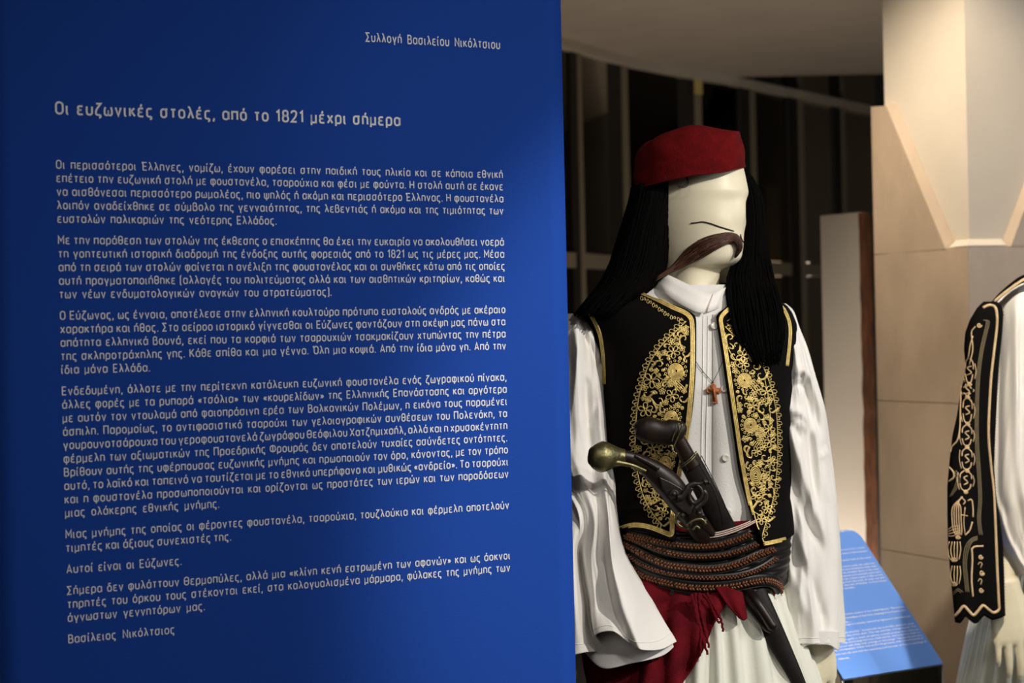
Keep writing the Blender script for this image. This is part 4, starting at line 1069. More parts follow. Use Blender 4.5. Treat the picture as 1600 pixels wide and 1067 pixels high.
# --- black cord tassel of the cap on the other side
TL = [(266, 1158), (285, 1158), (310, 1160), (345, 1158), (365, 1155), (390, 1152), (415, 1143), (435, 1134), (470, 1136), (500, 1140), (530, 1146), (560, 1168)]
TRt = [(266, 1166), (280, 1180), (300, 1189), (325, 1195), (360, 1198), (400, 1201), (430, 1208), (470, 1221), (500, 1226), (530, 1226), (560, 1220)]
td = [(266, 2.655), (300, 2.665), (380, 2.66), (420, 2.64), (450, 2.575), (480, 2.535), (520, 2.518), (560, 2.512)]
b = MB(); rows = []
for i in range(40):
    y = 272 + (535 - 272) * i / 39; xl = interp(TL, y) + 3; xr = interp(TRt, y) - 3; d0 = interp(td, y) + .008; row = []
    for k_ in range(20):
        a = 2 * PI * k_ / 20; cx, h = (xl + xr) / 2, (xr - xl) / 2; dr = .03 if y < 430 else .012
        row.append(W(cx + h * math.cos(a), y, d0 + dr - dr * math.sin(a)))
    rows.append(row)
b.grid(rows, True, True, True)
tassel = b.build('tassel', M['hair'], cap, label='black cord tassel')
b = MB(); rnd = random.Random(11)
for s_ in range(190):
    u = rnd.random(); lay = rnd.random(); y0 = 268 + rnd.uniform(0, 10); y1 = rnd.uniform(535, 572) - (30 * max(0, .25 - u) / .25) - 10 * max(0, u - .9) * 10 * .5
    ph = rnd.random() * 20; pts = []
    for k_ in range(12):
        t = k_ / 11; y = y0 + (y1 - y0) * t; xl = interp(TL, min(y, 560)); xr = interp(TRt, min(y, 560))
        uu = min(1.02, max(-.02, u + .06 * fn(ph, t * 3.4)))
        bul = math.sin(PI * min(1, max(0, uu))) ** .5
        pts.append(W(xl + (xr - xl) * uu, y, interp(td, min(y, 560)) + (.028 if y < 430 else .010) * (1 - bul) - lay * .007))
    b.tube(cr([tuple(p) for p in pts], 26), .00135, 5)
b.build('tassel_cords', M['hair'], cap, kind='stuff')
b = MB(); b.tube([W(x, y, 2.60) for x, y in cr([(1157, 366), (1160, 376), (1168, 383), (1178, 384), (1188, 378)], 16)], .0012, 5); b.build('loose_cord', M['hair'], cap)
# thin cord across the cheek and brown moustache
pl, nn = castline(head_bvh, [(1080, 348.5), (1090, 347.5), (1098, 346.5), (1110, 349), (1124, 354), (1138, 358.5), (1146, 361)], 30, .0012)
b = MB(); b.tube(pl, [.0011] * 28 + [.001, .0008], 6); b.build('face_cord', M['string'], man, label='thin black cord across the cheek')
mc = [(1019, 442, .8), (1030, 433, 2.6), (1045, 424, 3.8), (1060, 414, 7), (1077, 401, 11.5), (1093, 390, 13.5), (1109, 381, 12.5), (1125, 375, 10), (1139, 371, 8), (1149, 373, 7), (1154, 380, 6), (1155, 388, 4.5), (1152, 396, 3), (1148, 403, 1.2)]
ctr = cr(mc, 48)
b = MB(); rnd = random.Random(5); last = 2.54
cd = []
for x, y, w_ in ctr:
    h, n_ = cast(head_bvh, min(x, 1150), y, .0)
    d_ = h.y if h is not None else None
    cd.append(d_)
for i in range(len(cd)):                      # fill where the moustache leaves the face
    if cd[i] is None or ctr[i][0] < 1050: cd[i] = None
k0 = next(i for i, d_ in enumerate(cd) if d_ is not None)
for i in range(k0): cd[i] = cd[k0] - .004 * (k0 - i) / k0
for i in range(k0, len(cd)):
    if cd[i] is None: cd[i] = cd[i - 1] + .002
cd = [min(max(d_, 2.50), 2.60) for d_ in cd]
cd = [sum(cd[max(0, i - 2):i + 3]) / len(cd[max(0, i - 2):i + 3]) for i in range(len(cd))]
rows = []
for i in range(48):
    x, y, w_ = ctr[i]; a, e_ = ctr[max(i - 1, 0)], ctr[min(i + 1, 47)]; dx, dy = e_[0] - a[0], e_[1] - a[1]; l_ = math.hypot(dx, dy)
    nx, ny = -dy / l_, dx / l_
    rows.append([W(x + nx * w_ * .98 * math.cos(q), y + ny * w_ * .98 * math.cos(q), cd[i] - .006 + .0008 * w_ * -math.sin(q)) for q in [2 * PI * k_ / 12 for k_ in range(12)]])
b.grid(rows, True, True, True); mous = b.build('moustache', M['brownhair'], man, label='long drooping brown moustache')
b = MB()
for s_ in range(230):
    u = rnd.uniform(-1, 1); ph = rnd.random() * 9; i0 = int(rnd.uniform(0, 14)); i1 = int(rnd.uniform(30, 48)); pts = []
    if rnd.random() < .3: i0 = int(rnd.uniform(20, 30)); i1 = 47
    for i in range(i0, i1, 2):
        x, y, w_ = ctr[i]; a, e_ = ctr[max(i - 1, 0)], ctr[min(i + 1, 47)]; dx, dy = e_[0] - a[0], e_[1] - a[1]; l_ = math.hypot(dx, dy)
        uu = u + .12 * fn(ph, i * .12)
        pts.append(W(x - dy / l_ * w_ * uu, y + dx / l_ * w_ * uu, cd[i] - .0075 - .0008 * w_ * math.sqrt(max(0, 1 - min(1, abs(uu)) ** 2))))
    if len(pts) > 3: b.tube([q + Vector((0, -.0016 * rnd.random(), 0)) for q in pts], .0007, 4)
b.build('moustache_hairs', M['brownhair'], mous, kind='stuff')
b = MB()
for s_ in range(70):
    u = rnd.uniform(-.95, .95); ph = rnd.random() * 9; i0 = int(rnd.uniform(0, 30)); i1 = min(47, i0 + int(rnd.uniform(8, 18))); pts = []
    for i in range(i0, i1, 2):
        x, y, w_ = ctr[i]; a, e_ = ctr[max(i - 1, 0)], ctr[min(i + 1, 47)]; dx, dy = e_[0] - a[0], e_[1] - a[1]; l_ = math.hypot(dx, dy); uu = u + .15 * fn(ph, i * .12)
        pts.append(W(x - dy / l_ * w_ * uu, y + dx / l_ * w_ * uu, cd[i] - .0098 - .0008 * w_ * math.sqrt(max(0, 1 - min(1, abs(uu)) ** 2))))
    if len(pts) > 3: b.tube(pts, .0005, 4)
b.build('moustache_hairs', mat('light_brown_hair', (0.075, 0.026, 0.009), .6), mous, kind='stuff')

# --- layered leather belt
BPROF = cr([(815, .010), (835, .020), (860, .026), (885, .028), (905, .025), (935, .014)], 60)
def beltp(py, th, extra=0.0):
    z = W(1090, py, YC - .12).z
    return bodyp(z, th, .004 + extra * .4) + Vector((0, -(interp(BPROF, py) + extra) * max(0, math.cos(th)) ** .6, 0))
b = MB(); rows = []
for i in range(40):
    py = 826 + (926 - 826) * i / 39
    row = []
    for j in range(120):
        th = 2 * PI * j / 120; tilt = 6 * math.cos(th) - 4
        row.append(beltp(py + tilt, th, .0015 * math.sin(i * 1.35)))
    rows.append(row)
b.grid(rows, True)
belt = b.build('belt', M['leather'], man, label='wide layered black leather belt with brown braids')
sm_b = MB(); BPS = cr([(815, .010), (835, .020), (860, .026), (885, .028), (905, .025), (935, .014)], 60)
sm_b.grid([[bodyp(W(1090, 815 + 125 * i / 59, YC - .12).z, 2 * PI * j / 240, .005) + Vector((0, -(interp(BPS, 815 + 125 * i / 59) + .002) * max(0, math.cos(2 * PI * j / 240)) ** .6, 0)) for j in range(240)] for i in range(60)], True)
belt_bvh = BVHTree.FromPolygons([tuple(v) for v in sm_b.v], sm_b.f)
def beltline(path, n, lift):
    pl, nn = castline(belt_bvh, path, n, 0)
    na = [sum((nn[q] for q in range(max(0, i - 6), min(n, i + 7))), Vector()).normalized() for i in range(n)]
    pa = [sum((pl[q] for q in range(max(0, i - 2), min(n, i + 3))), Vector()) / len(range(max(0, i - 2), min(n, i + 3))) for i in range(n)]
    return [p + u * lift for p, u in zip(pa, na)], na
def layer(path, w_, lift, name='strap', m='leather', n=70):
    """a leather strip following the belt along a pixel path"""
    pl, nn = beltline(path, n, 0)
    c = cr(path, n); b = MB(); rows = []
    for i in range(n):
        t = (pl[min(i + 1, n - 1)] - pl[max(i - 1, 0)]).normalized(); u = nn[i] - t * nn[i].dot(t); u.normalize(); s_ = t.cross(u)
        if s_.z < 0: s_ = -s_
        P = pl[i] + u * lift
        prof = [(-1, -.004), (-1, .0), (-.8, .0022), (0, .003), (.8, .0022), (1, .0), (1, -.004)]
        rows.append([P + s_ * (a * w_ * .00117 / 2) + u * e_ for a, e_ in prof])
    b.grid(rows); return b.build(name, M[m], belt)
def braid(path, w_, lift, step=5.2, n=160, name='braid'):
    pl, nn = beltline(path, n, lift); b = MB()
    d = 0; nxt = 0; k_ = 0; wm = w_ * .00117
    for i in range(1, n):
        t = pl[i] - pl[i - 1]; d += t.length
        if d >= nxt and t.length > 0:
            nxt += step * .00117; k_ += 1; t.normalize(); u = nn[i] - t * nn[i].dot(t); u.normalize(); s_ = t.cross(u)
            if s_.z < 0: s_ = -s_
            for sg in (-1, 1):
                ax = (t * .62 + s_ * sg * .8).normalized(); bx = u.cross(ax)
                c = pl[i] + s_ * (sg * wm * .21) + t * (.0 if sg > 0 else step * .0006)
                b.ball(c, 1, 6, 4, (ax * wm * .36, bx * .0026, u * .0030))
    return b.build(name, M['braid'], belt, kind='stuff')
B1 = [(985, 836), (1010, 841), (1040, 848), (1062, 852), (1089, 854.5), (1121, 852), (1148, 844.5), (1160, 840), (1170, 836)]
B2 = [(980, 838), (1000, 845), (1033, 859), (1068, 867.5), (1100, 869.5), (1132, 866.5), (1159, 859), (1170, 855), (1181, 850)]
B3 = [(978, 848), (1006, 865), (1041, 881), (1068, 885.5), (1100, 888.5), (1132, 885.5), (1159, 877.5), (1183, 866.5), (1206, 858)]
B4 = [(985, 866), (1000, 878), (1027, 890), (1068, 898.5), (1105, 901.5), (1143, 900), (1170, 894), (1191, 885), (1210, 872)]
B5 = [(985, 880), (1003, 896), (1027, 905), (1068, 914.5), (1105, 917), (1143, 914.5), (1170, 909), (1195, 905.5), (1213, 911), (1220, 922)]
def sh(path, d): return [(x, y + d) for x, y in path]
for P_, wd, lf in ((B5, 20, .001), (B4, 12, .0025), (B3, 15, .004), (B2, 13, .0055), (B1, 15, .007)):
    layer(sh(P_, 0), wd, lf)
braid(B5, 10.5, .0044); braid(B4, 6, .0058); braid(B3, 10, .0073); braid(B2, 7, .0088); braid(B1, 8.5, .0104)
for k_, (P_, dy, lf) in enumerate(((B5, 9, .003), (B1, -8.5, .009), (B3, 7.3, .006))):
    pl, nn = beltline(sh(P_, dy), 70, lf); b = MB(); b.tube(pl, .0009, 6, nrm=nn); b.build('stitched_edge', M['leather'], belt)
b = MB()
for k_ in range(3):
    pl, nn = beltline([(1082, 839 - k_ * 2.6), (1100, 841 - k_ * 2.6), (1120, 839.5 - k_ * 2.7), (1143, 833.5 - k_ * 2.8), (1165, 824.5 - k_ * 2.8), (1178, 817 - k_ * 2.8)], 40, .012)
    b.tube(pl, .0011, 6, nrm=nn)
b.build('piping', M['piping'], belt, kind='stuff')
b = MB(); rows = []
for i in range(30):                                # buckle strap standing off at the right side
    t = i / 29; x = 1183 + 38 * t; yt = 882 - 22 * math.sin(t * 2.2) + 14 * t; pl = W(x, yt, 2.515 + .05 * t * t)
    rows.append([pl + Vector((0, 0, -.012)), pl + Vector((.001, -.004, 0)), pl + Vector((0, 0, .010)), pl + Vector((0, .006, 0))])
b.grid(rows, True, True, True); b.build('side_strap', M['leather'], belt)

# --- pleated white skirt
def skirt_mesh(cx_px, cy, py0, py1, r0x, r0y, r1x, r1y, flutes, amp0, amp1, seed, n=720, m=70, spread=.0):
    zt, zb = W(cx_px, py0, cy).z, W(cx_px, py1, cy).z if py1 else .62
    cx = W(cx_px, 900, cy).x; rows = []
    for i in range(m):
        v = i / (m - 1); row = []
        for j in range(n):
            a = 2 * PI * j / n; f_ = math.sin(a * flutes + 1.6 * fn(math.cos(a) * 2, math.sin(a) * 2, v * .8 + seed) * 2.2)
            f_ = math.copysign(abs(f_) ** .75, f_); g2 = fn(math.cos(a) * 5, math.sin(a) * 5, v * 1.2 + seed)
            A = (amp0 + (amp1 - amp0) * v) * (1 + .6 * g2)
            rx = r0x + (r1x - r0x) * v ** .9; ry = r0y + (r1y - r0y) * v ** .9
            row.append(Vector((cx + (rx + A * f_ + .012 * v * g2) * math.sin(a), cy - (ry + A * f_ + .012 * v * g2) * math.cos(a), zt + (zb - zt) * v)))
        rows.append(row)
    b = MB(); b.grid(rows, True, True, False); return b
b = skirt_mesh(1096, YC, 905, None, .150, .128, .30, .27, 27, .004, .017, 2.0)
skirt = b.build('pleated_skirt', M['skirt'], man)
skirt_bvh = BVHTree.FromPolygons([tuple(v) for v in b.v], b.f)
# --- red sash: upper wrap, hanging panel, tied ends
b = MB()
rows = []
for i in range(14):
    py = 800 + (960 - 800) * i / 13
    rows.append([bodyp(W(1090, py + 2 * math.cos(2 * PI * j / 100), YC).z, 2 * PI * j / 100, -.003) + Vector((0, -(.012 + .0025 * fn(j * .45, py * .05) + .002 * math.sin(i * 1.7 + j * .1)) * max(0, math.cos(2 * PI * j / 100)), 0)) for j in range(100)])
b.grid(rows, True); sash = b.build('sash', M['sash'], man, label='dark red wool sash')
SL = [(896, 985), (920, 960), (950, 935), (985, 915), (1020, 908), (1067, 918), (1120, 935)]
SRr = [(896, 1172), (925, 1166), (940, 1140), (950, 1129), (975, 1116), (995, 1107), (1025, 1094), (1065, 1068), (1120, 1040)]
rows = []
for i in range(50):
    py = 896 + (1120 - 896) * i / 49; xl, xr = interp(SL, py), interp(SRr, py); row = []
    for j in range(50):
        u = j / 49; x = xl + (xr - xl) * u
        h, n_ = cast(skirt_bvh, x, py, 0); d_ = (h.y if h is not None else 2.60) - .014
        d_ = min(d_ + .004, 2.53 - .02 * i / 49 + .25 * max(0, .25 - u) ** 2 * 4)
        fold = .011 * math.sin(u * 9 + py * .02 + 2 * fn(u * 2, py * .01)) + .004 * fn(u * 7, py * .03, 4)
        if abs((x - 1035) * .42 - (py - 943)) < 14: fold -= .006 * (1 - abs((x - 1035) * .42 - (py - 943)) / 14)
        row.append(W(x, py, d_ - (fold + .013) * min(1, max(0, (py - 908) / 45))))
    rows.append(row)
b = MB(); b.grid(rows); o = b.build('sash_drape', M['sash'], sash); solid(o, .003, 0)
tri = [[(1118, 918, 2.492), (1134, 917, 2.49), (1150, 922, 2.492), (1160, 926, 2.50)], [(1126, 930, 2.486), (1140, 931, 2.484), (1153, 937, 2.487), (1163, 942, 2.494)], [(1136, 944, 2.482), (1146, 947, 2.481), (1157, 952, 2.484), (1166, 957, 2.49)], [(1156, 966, 2.479), (1159, 968, 2.479), (1163, 969, 2.481), (1168, 966, 2.485)]]
b = MB(); b.grid(loft(tri, 14, 20, False, lambda u, v, p: Vector((0, .002 * math.sin(u * 9), 0)))); o = b.build('sash_end', M['sash'], sash); solid(o, .003, 0)
for pts in ([(1104, 926), (1110, 938), (1120, 955), (1127, 970), (1130, 987)], [(1098, 928), (1108, 940), (1117, 962), (1124, 974)], [(1086, 926), (1088, 950), (1093, 975), (1099, 1000), (1106, 1023)], [(1092, 926), (1093, 945), (1098, 970), (1103, 990), (1108, 1012)], [(1080, 928), (1086, 948), (1090, 970), (1095, 985), (1094, 1025)]):
    b = MB(); c = cr([(x, y, 2.478 - .004 * k_) for k_, (x, y) in enumerate(pts)], 30)
    b.tube([W(*q) + Vector((.0008 * math.sin(i * 1.9), 0, 0)) for i, q in enumerate(c)], [.0032 - .0012 * i / 29 for i in range(30)], 7); b.build('sash_cord', M['sash'], sash)

# ------------------------------------------------------------------ necklace
cross_t = thing('cross_necklace', tuple(cast(shirt_bvh, 1114, 625, 0)[0]), 'small carved wooden cross hanging on a dark string over the white shirt', 'necklace')
b = MB(); pl, nn = castline(shirt_bvh, [(1084, 560), (1090, 570), (1100, 583), (1108, 592), (1113, 598)], 20, .003); b.tube(pl, .0006, 5, nrm=nn)
pl, nn = castline(shirt_bvh, [(1113, 598), (1118, 588), (1124, 576), (1131, 560), (1138, 545)], 20, .003); b.tube(pl, .0006, 5, nrm=nn); b.build('string', M['string'], cross_t)
c0, n0 = cast(shirt_bvh, 1114, 612, .0065)
uu = Vector((1, 0, -.06)).normalized(); vv = Vector((-.06, 0, 1)).normalized(); px_ = .00108
def cp(x, y): return c0 + uu * (x - 1114) * px_ + vv * (612 - y) * px_
b = MB()
out = [(1112, 601), (1116, 601), (1117.5, 607), (1122, 606.5), (1123.5, 609), (1122, 612.5), (1117.8, 612), (1118.6, 624), (1116.5, 628), (1112.5, 628), (1110.8, 624), (1111.4, 612), (1107, 612.5), (1105.4, 609), (1107, 606.5), (1111, 607)]
b.prism([cp(*q) + Vector((0, -.002, 0)) for q in out], (0, .004, 0))
for q in ((1114, 603, 3.6), (1106.5, 609.5, 3.4), (1121.8, 609.5, 3.4), (1114.6, 626, 3.6)):
    ring_ = [cp(q[0] + q[2] * math.cos(a), q[1] + q[2] * math.sin(a)) for a in [2 * PI * k_ / 14 for k_ in range(14)]]
    b.tube(ring_, .0016, 6, closed=True)
for k_, (x, y) in enumerate(((1102.6, 608), (1103, 612), (1125.6, 608), (1125, 612), (1111, 630), (1118, 630), (1114.5, 599))): b.ball(cp(x, y), .0017, 7, 5)
b.tube([cp(1114, 606) + Vector((0, -.0024, 0)), cp(1114.8, 623) + Vector((0, -.0024, 0))], .0018, 6)
b.build('cross', M['cross'], cross_t)
b = MB(); b.tube([cp(1113.5 + 1.8 * math.cos(a), 598 + 2.4 * math.sin(a)) for a in [2 * PI * k_ / 10 for k_ in range(10)]], .0006, 5, closed=True); b.build('loop', M['string'], cross_t)

# ------------------------------------------------------------------ weapons in the belt
def limb(mb, path, seg=18, n=60, squash=.75, nz=None):
    """path of (px, py, depth, half width px) -> rounded bar"""
    c = cr(path, n); pts = [W(*q[:3]) for q in c]; rows = []
    for i, q in enumerate(c):
        t = (pts[min(i + 1, n - 1)] - pts[max(i - 1, 0)]).normalized(); u = Vector((0, -1, 0)); u = (u - t * u.dot(t)).normalized(); s_ = t.cross(u)
        r_ = q[3] * q[2] / F
        rows.append([pts[i] + s_ * (r_ * math.cos(a)) + u * (r_ * squash * math.sin(a)) for a in [2 * PI * k_ / seg for k_ in range(seg)]])
    mb.grid(rows, True, True, True); return rows
pist = thing('flintlock_pistol', tuple(W(1030, 760, 2.47)), 'antique flintlock pistol with brass butt tucked slanting into the leather belt', 'pistol')
b = MB(); limb(b, [(960, 713, 2.445, 11.5), (975, 714, 2.447, 11), (990, 718, 2.45, 11.5), (1008, 727, 2.455, 14), (1026, 740, 2.46, 18.5), (1044, 757, 2.465, 21), (1060, 778, 2.47, 20.5), (1076, 802, 2.475, 18), (1094, 832, 2.495, 15.5), (1120, 868, 2.515, 12), (1150, 912, 2.53, 10.5), (1172, 942, 2.51, 10), (1192, 969, 2.50, 9.5), (1201, 981, 2.50, 8), (1206, 988, 2.50, 3)], 20, 90, .7)
b.build('stock', M['oldwood'], pist)
b = MB(); limb(b, [(922, 711, 2.435, 10), (925, 711.5, 2.435, 16), (931, 712.5, 2.435, 21), (940, 713.5, 2.437, 24.5), (949, 713.3, 2.44, 22.3), (957, 713.5, 2.443, 18.5), (966, 714, 2.446, 15), (976, 714.5, 2.447, 12.6)], 24, 44, .8)
b.build('brass_butt', M['brass'], pist)
b = MB(); limb(b, [(919.5, 711, 2.434, 4), (921, 711, 2.434, 11), (924, 711.5, 2.435, 15)], 24, 14, .8); b.build('butt_cap', M['horn'], pist)
b = MB(); b.tube([W(x, y, d) for x, y, d in cr([(958, 722, 2.432), (972, 724, 2.434), (990, 728, 2.438), (1010, 736, 2.437)], 24)], [.002 + .004 * (1 - i / 23) for i in range(24)], 8, flat=.5); b.build('brass_strap', M['brass'], pist)
b = MB(); b.tube([W(x, y, d) for x, y, d in cr([(992, 712, 2.441), (1006, 719, 2.441), (1016, 724, 2.441), (1030, 733, 2.441)], 24)], .0032, 8, flat=.5); b.build('tang_strap', M['iron'], pist)
b = MB(); limb(b, [(1096, 812, 2.476, 8.5), (1112, 836, 2.50, 8.2), (1130, 868, 2.51, 8), (1160, 912, 2.522, 8), (1182, 940, 2.496, 8), (1204, 974, 2.486, 8.2), (1207, 979, 2.486, 8.4)], 16, 50, .95)
b.build('barrel', M['oldwood'], pist)
# lock plate, screws, cock, pan, frizzen
LD = 2.446
b = MB(); b.prism([W(x, y, LD - .003) for x, y in ((1030, 745), (1046, 752), (1064, 762), (1078, 778), (1083, 796), (1079, 806), (1066, 798), (1050, 782), (1036, 764))], (0, .012, 0)); bevel(b.build('lock_plate', M['iron'], pist, False), .0015)
for x, y, r_ in ((1053, 772, 8), (1066, 806, 4.5), (1078, 819, 3.5)):
    b = MB(); b.grid([[W(x + r_ * k_ * math.cos(a), y + r_ * k_ * math.sin(a), LD - .004 - h_) for a in [2 * PI * q / 16 for q in range(16)]] for k_, h_ in ((1, -.004), (1, .001), (.75, .003), (.5, .001), (.35, .003), (.01, .0035))], True); b.build('lock_screw', M['iron'], pist)
b = MB(); b.tube([W(x, y, LD - .006) for x, y in cr([(1058, 778), (1066, 776), (1072, 768), (1076, 760), (1084, 756), (1094, 756), (1101, 752), (1108, 755)], 30)], [.0065 - .0035 * i / 29 for i in range(30)], 9, flat=.6)
b.tube([W(x, y, LD - .006) for x, y in cr([(1088, 757), (1095, 764), (1097, 773), (1092, 782), (1084, 786), (1078, 780), (1077, 770), (1081, 762)], 30)], [.0036] * 30, 8, flat=.7)
b.tube([W(1099, 749, LD - .006), W(1104, 757, LD - .006)], .0035, 8); b.build('cock', M['iron'], pist)
b = MB(); b.tube([W(x, y, LD - .004) for x, y in cr([(1098, 766), (1102, 772), (1101, 782), (1093, 790), (1086, 796)], 16)], [.0048, .0052, .0054, .0054, .005, .005, .0046, .0044, .0042, .004, .004, .004, .0042, .0046, .005, .005], 8, flat=.6)
b.ball(W(1092, 802, LD - .004), .006, 10, 6); b.ball(W(1108, 754, LD - .007), .0032, 8, 5); b.build('frizzen', M['iron'], pist)
b = MB(); b.tube([W(x, y, LD - .004) for x, y in cr([(1072, 822), (1080, 815), (1090, 811), (1098, 812), (1104, 820)], 16)], .0026, 7); b.tube([W(x, y, LD - .003) for x, y in cr([(1082, 828), (1088, 822), (1094, 826)], 10)], .0022, 7); b.build('pan_spring', M['brass'], pist)
b = MB(); b.tube([W(x, y, 2.452) for x, y in cr([(1062, 800), (1056, 812), (1063, 822), (1076, 826)], 16)], .0024, 7); b.build('trigger_guard', M['brass'], pist)

dag = thing('long_dagger', tuple(W(1100, 760, 2.50)), 'long curved dagger in a black sheath with dark flared pommel behind the pistol', 'dagger')
b = MB(); limb(b, [(1048, 668, 2.482, 11), (1058, 684, 2.484, 11.5), (1068, 702, 2.487, 12), (1076, 717, 2.49, 12.5), (1084, 730, 2.492, 13)], 16, 30, .8); b.build('grip', M['horn'], dag)
pom = [(1069, 661, 2.480, 5), (1064, 666, 2.480, 13), (1055, 672, 2.48, 19), (1044, 676, 2.48, 19.5), (1030, 675, 2.48, 19), (1015, 672, 2.48, 20.5), (1004, 670, 2.481, 18.5), (996, 667, 2.482, 13), (991, 666, 2.482, 4)]
b = MB(); limb(b, pom, 22, 60, .62); b.build('pommel', M['horn'], dag, label='flared dark horn pommel')
b = MB(); b.tube([W(x, y, 2.463) for x, y in cr([(1066, 662), (1062, 676), (1056, 690), (1052, 699)], 16)], .0014, 6); b.tube([W(x, y, 2.463) for x, y in cr([(1061, 661), (1056, 672), (1052, 682), (1050, 690)], 16)], .0010, 6); b.build('pommel_edge', M['brass'], dag)
b = MB(); limb(b, [(1076, 717, 2.492, 17), (1090, 743, 2.495, 17.5), (1104, 770, 2.50, 17.5), (1120, 803, 2.512, 18), (1135, 832, 2.525, 18), (1160, 885, 2.535, 18), (1178, 925, 2.53, 19), (1196, 962, 2.52, 18), (1216, 1003, 2.515, 16), (1240, 1050, 2.51, 12), (1262, 1096, 2.51, 8), (1280, 1130, 2.51, 4)], 18, 90, .42)
b.build('sheath', M['sheath'], dag)
b = MB(); b.tube([W(1062, 731, 2.476), W(1070, 727, 2.472), W(1080, 719, 2.472), (W(1090, 708, 2.478))], .0016, 6); b.tube([W(1060, 728, 2.476), W(1069, 724, 2.472), W(1079, 716, 2.472), (W(1088, 705, 2.478))], .0010, 6); b.build('sheath_mouth', M['brass'], dag)
b = MB(); b.tube([W(x, y, 2.478 + (y - 720) * .0002) for x, y in cr([(1096, 712), (1112, 744), (1128, 778), (1142, 812)], 20)], .0008, 5); b.build('sheath_seam', M['iron'], dag)

# ------------------------------------------------------------------ information stand
BL_, BR_ = W(1318, 1061, 3.20), W(1474, 1037, 3.33); BR_.z = BL_.z
def rayd(px, py, d): return W(px, py, d)
TR_ = rayd(1338, 826, 3.608); Bv = BR_ - BL_; TL_ = TR_ - Bv
up_ = (TR_ - BR_); hn = Bv.cross(up_).normalized(); hn = hn if hn.z > 0 else -hn
st_ = thing('information_stand', ((BL_.x + TR_.x) / 2, (BL_.y + TR_.y) / 2 + .05, 0.12), 'sloping blue information board on a low stand between the two uniforms', 'information stand')
b = MB(); r_ = .03; bx, by = Bv.normalized(), up_.normalized(); wl, hl = Bv.length, up_.length
outl = []
for cx_, cy_, a0 in ((wl - .004, .004, -90), (wl - r_, hl - r_, 0), (r_, hl - r_, 90), (.004, .004, 180)):
    rr0 = r_ if cy_ > .1 else .004
    for k_ in range(7): a = math.radians(a0 + 15 * k_); outl.append(BL_ + bx * (cx_ + rr0 * math.cos(a)) + by * (cy_ + rr0 * math.sin(a)))
b.prism(outl, -hn * .004); board = b.build('blue_board', M['placard'], st_, False)
b = MB(); b.prism([p - hn * .0045 for p in outl], -hn * .003); b.build('backing_sheet', M['steel'], st_, False)
b = MB(); 
for P, Q in ((BL_, Vector((BL_.x - .0, BL_.y + .0, 0.125))), (BR_, Vector((BR_.x, BR_.y, .125)))): b = MB(); b.tube([P - hn * .006, Q], .004, 8); b.build('front_edge', M['steel'], st_)
b = MB(); b.prism([BL_ - hn * .008, BR_ - hn * .008, Vector((BR_.x, BR_.y, .125)), Vector((BL_.x, BL_.y, .125))], Vector((-Bv.y, Bv.x, 0)).normalized() * .004); b.build('clear_front', M['acrylic'], st_, False)
ce = (BL_ + TR_) / 2; b = MB(); b.tube([ce - hn * .035, Vector((ce.x, ce.y, .14))], .015, 16); b.build('post', M['steel'], st_)
b = MB(); b.box((ce.x, ce.y, .135), bx * .10, Vector((-bx.y, bx.x, 0)) * .14, (0, 0, .015)); bevel(b.build('base_plate', M['steel'], st_, False), .004)
# print on the board: read through the blur, so plain running text at the right size
def board_at(px, py):
    p = on_plane(px, py, BL_, hn); return (p - BL_).dot(bx), (p - BL_).dot(by)
LAT = 'placard'
def latin_line(body, px1, py1, x_left, cap):
    """right end of the line given by a photo pixel; runs from x_left"""
    s1_, t1_ = board_at(px1, py1)
    cu = bpy.data.curves.new('t', 'FONT'); cu.body = body; cu.resolution_u = 2; cu.offset = .012
    o = bpy.data.objects.new('t', cu); COL.objects.link(o); bpy.context.view_layer.update()
    me = bpy.data.meshes.new_from_object(o.evaluated_get(bpy.context.evaluated_depsgraph_get())); bpy.data.objects.remove(o); bpy.data.curves.remove(cu)
    xs = [v.co.x for v in me.vertices]; a, c = min(xs), max(xs); k_ = cap / .73; kx = (s1_ - x_left) / (c - a)
    for v in me.vertices: v.co = BL_ + bx * (x_left + (v.co.x - a) * kx) + by * (t1_ + v.co.y * k_) + hn * .0008 - off(st_)
    me.materials.clear(); me.materials.append(M['print']); o = bpy.data.objects.new('text_line', me); COL.objects.link(o); o.parent = board; OFF[o.name] = off(st_)
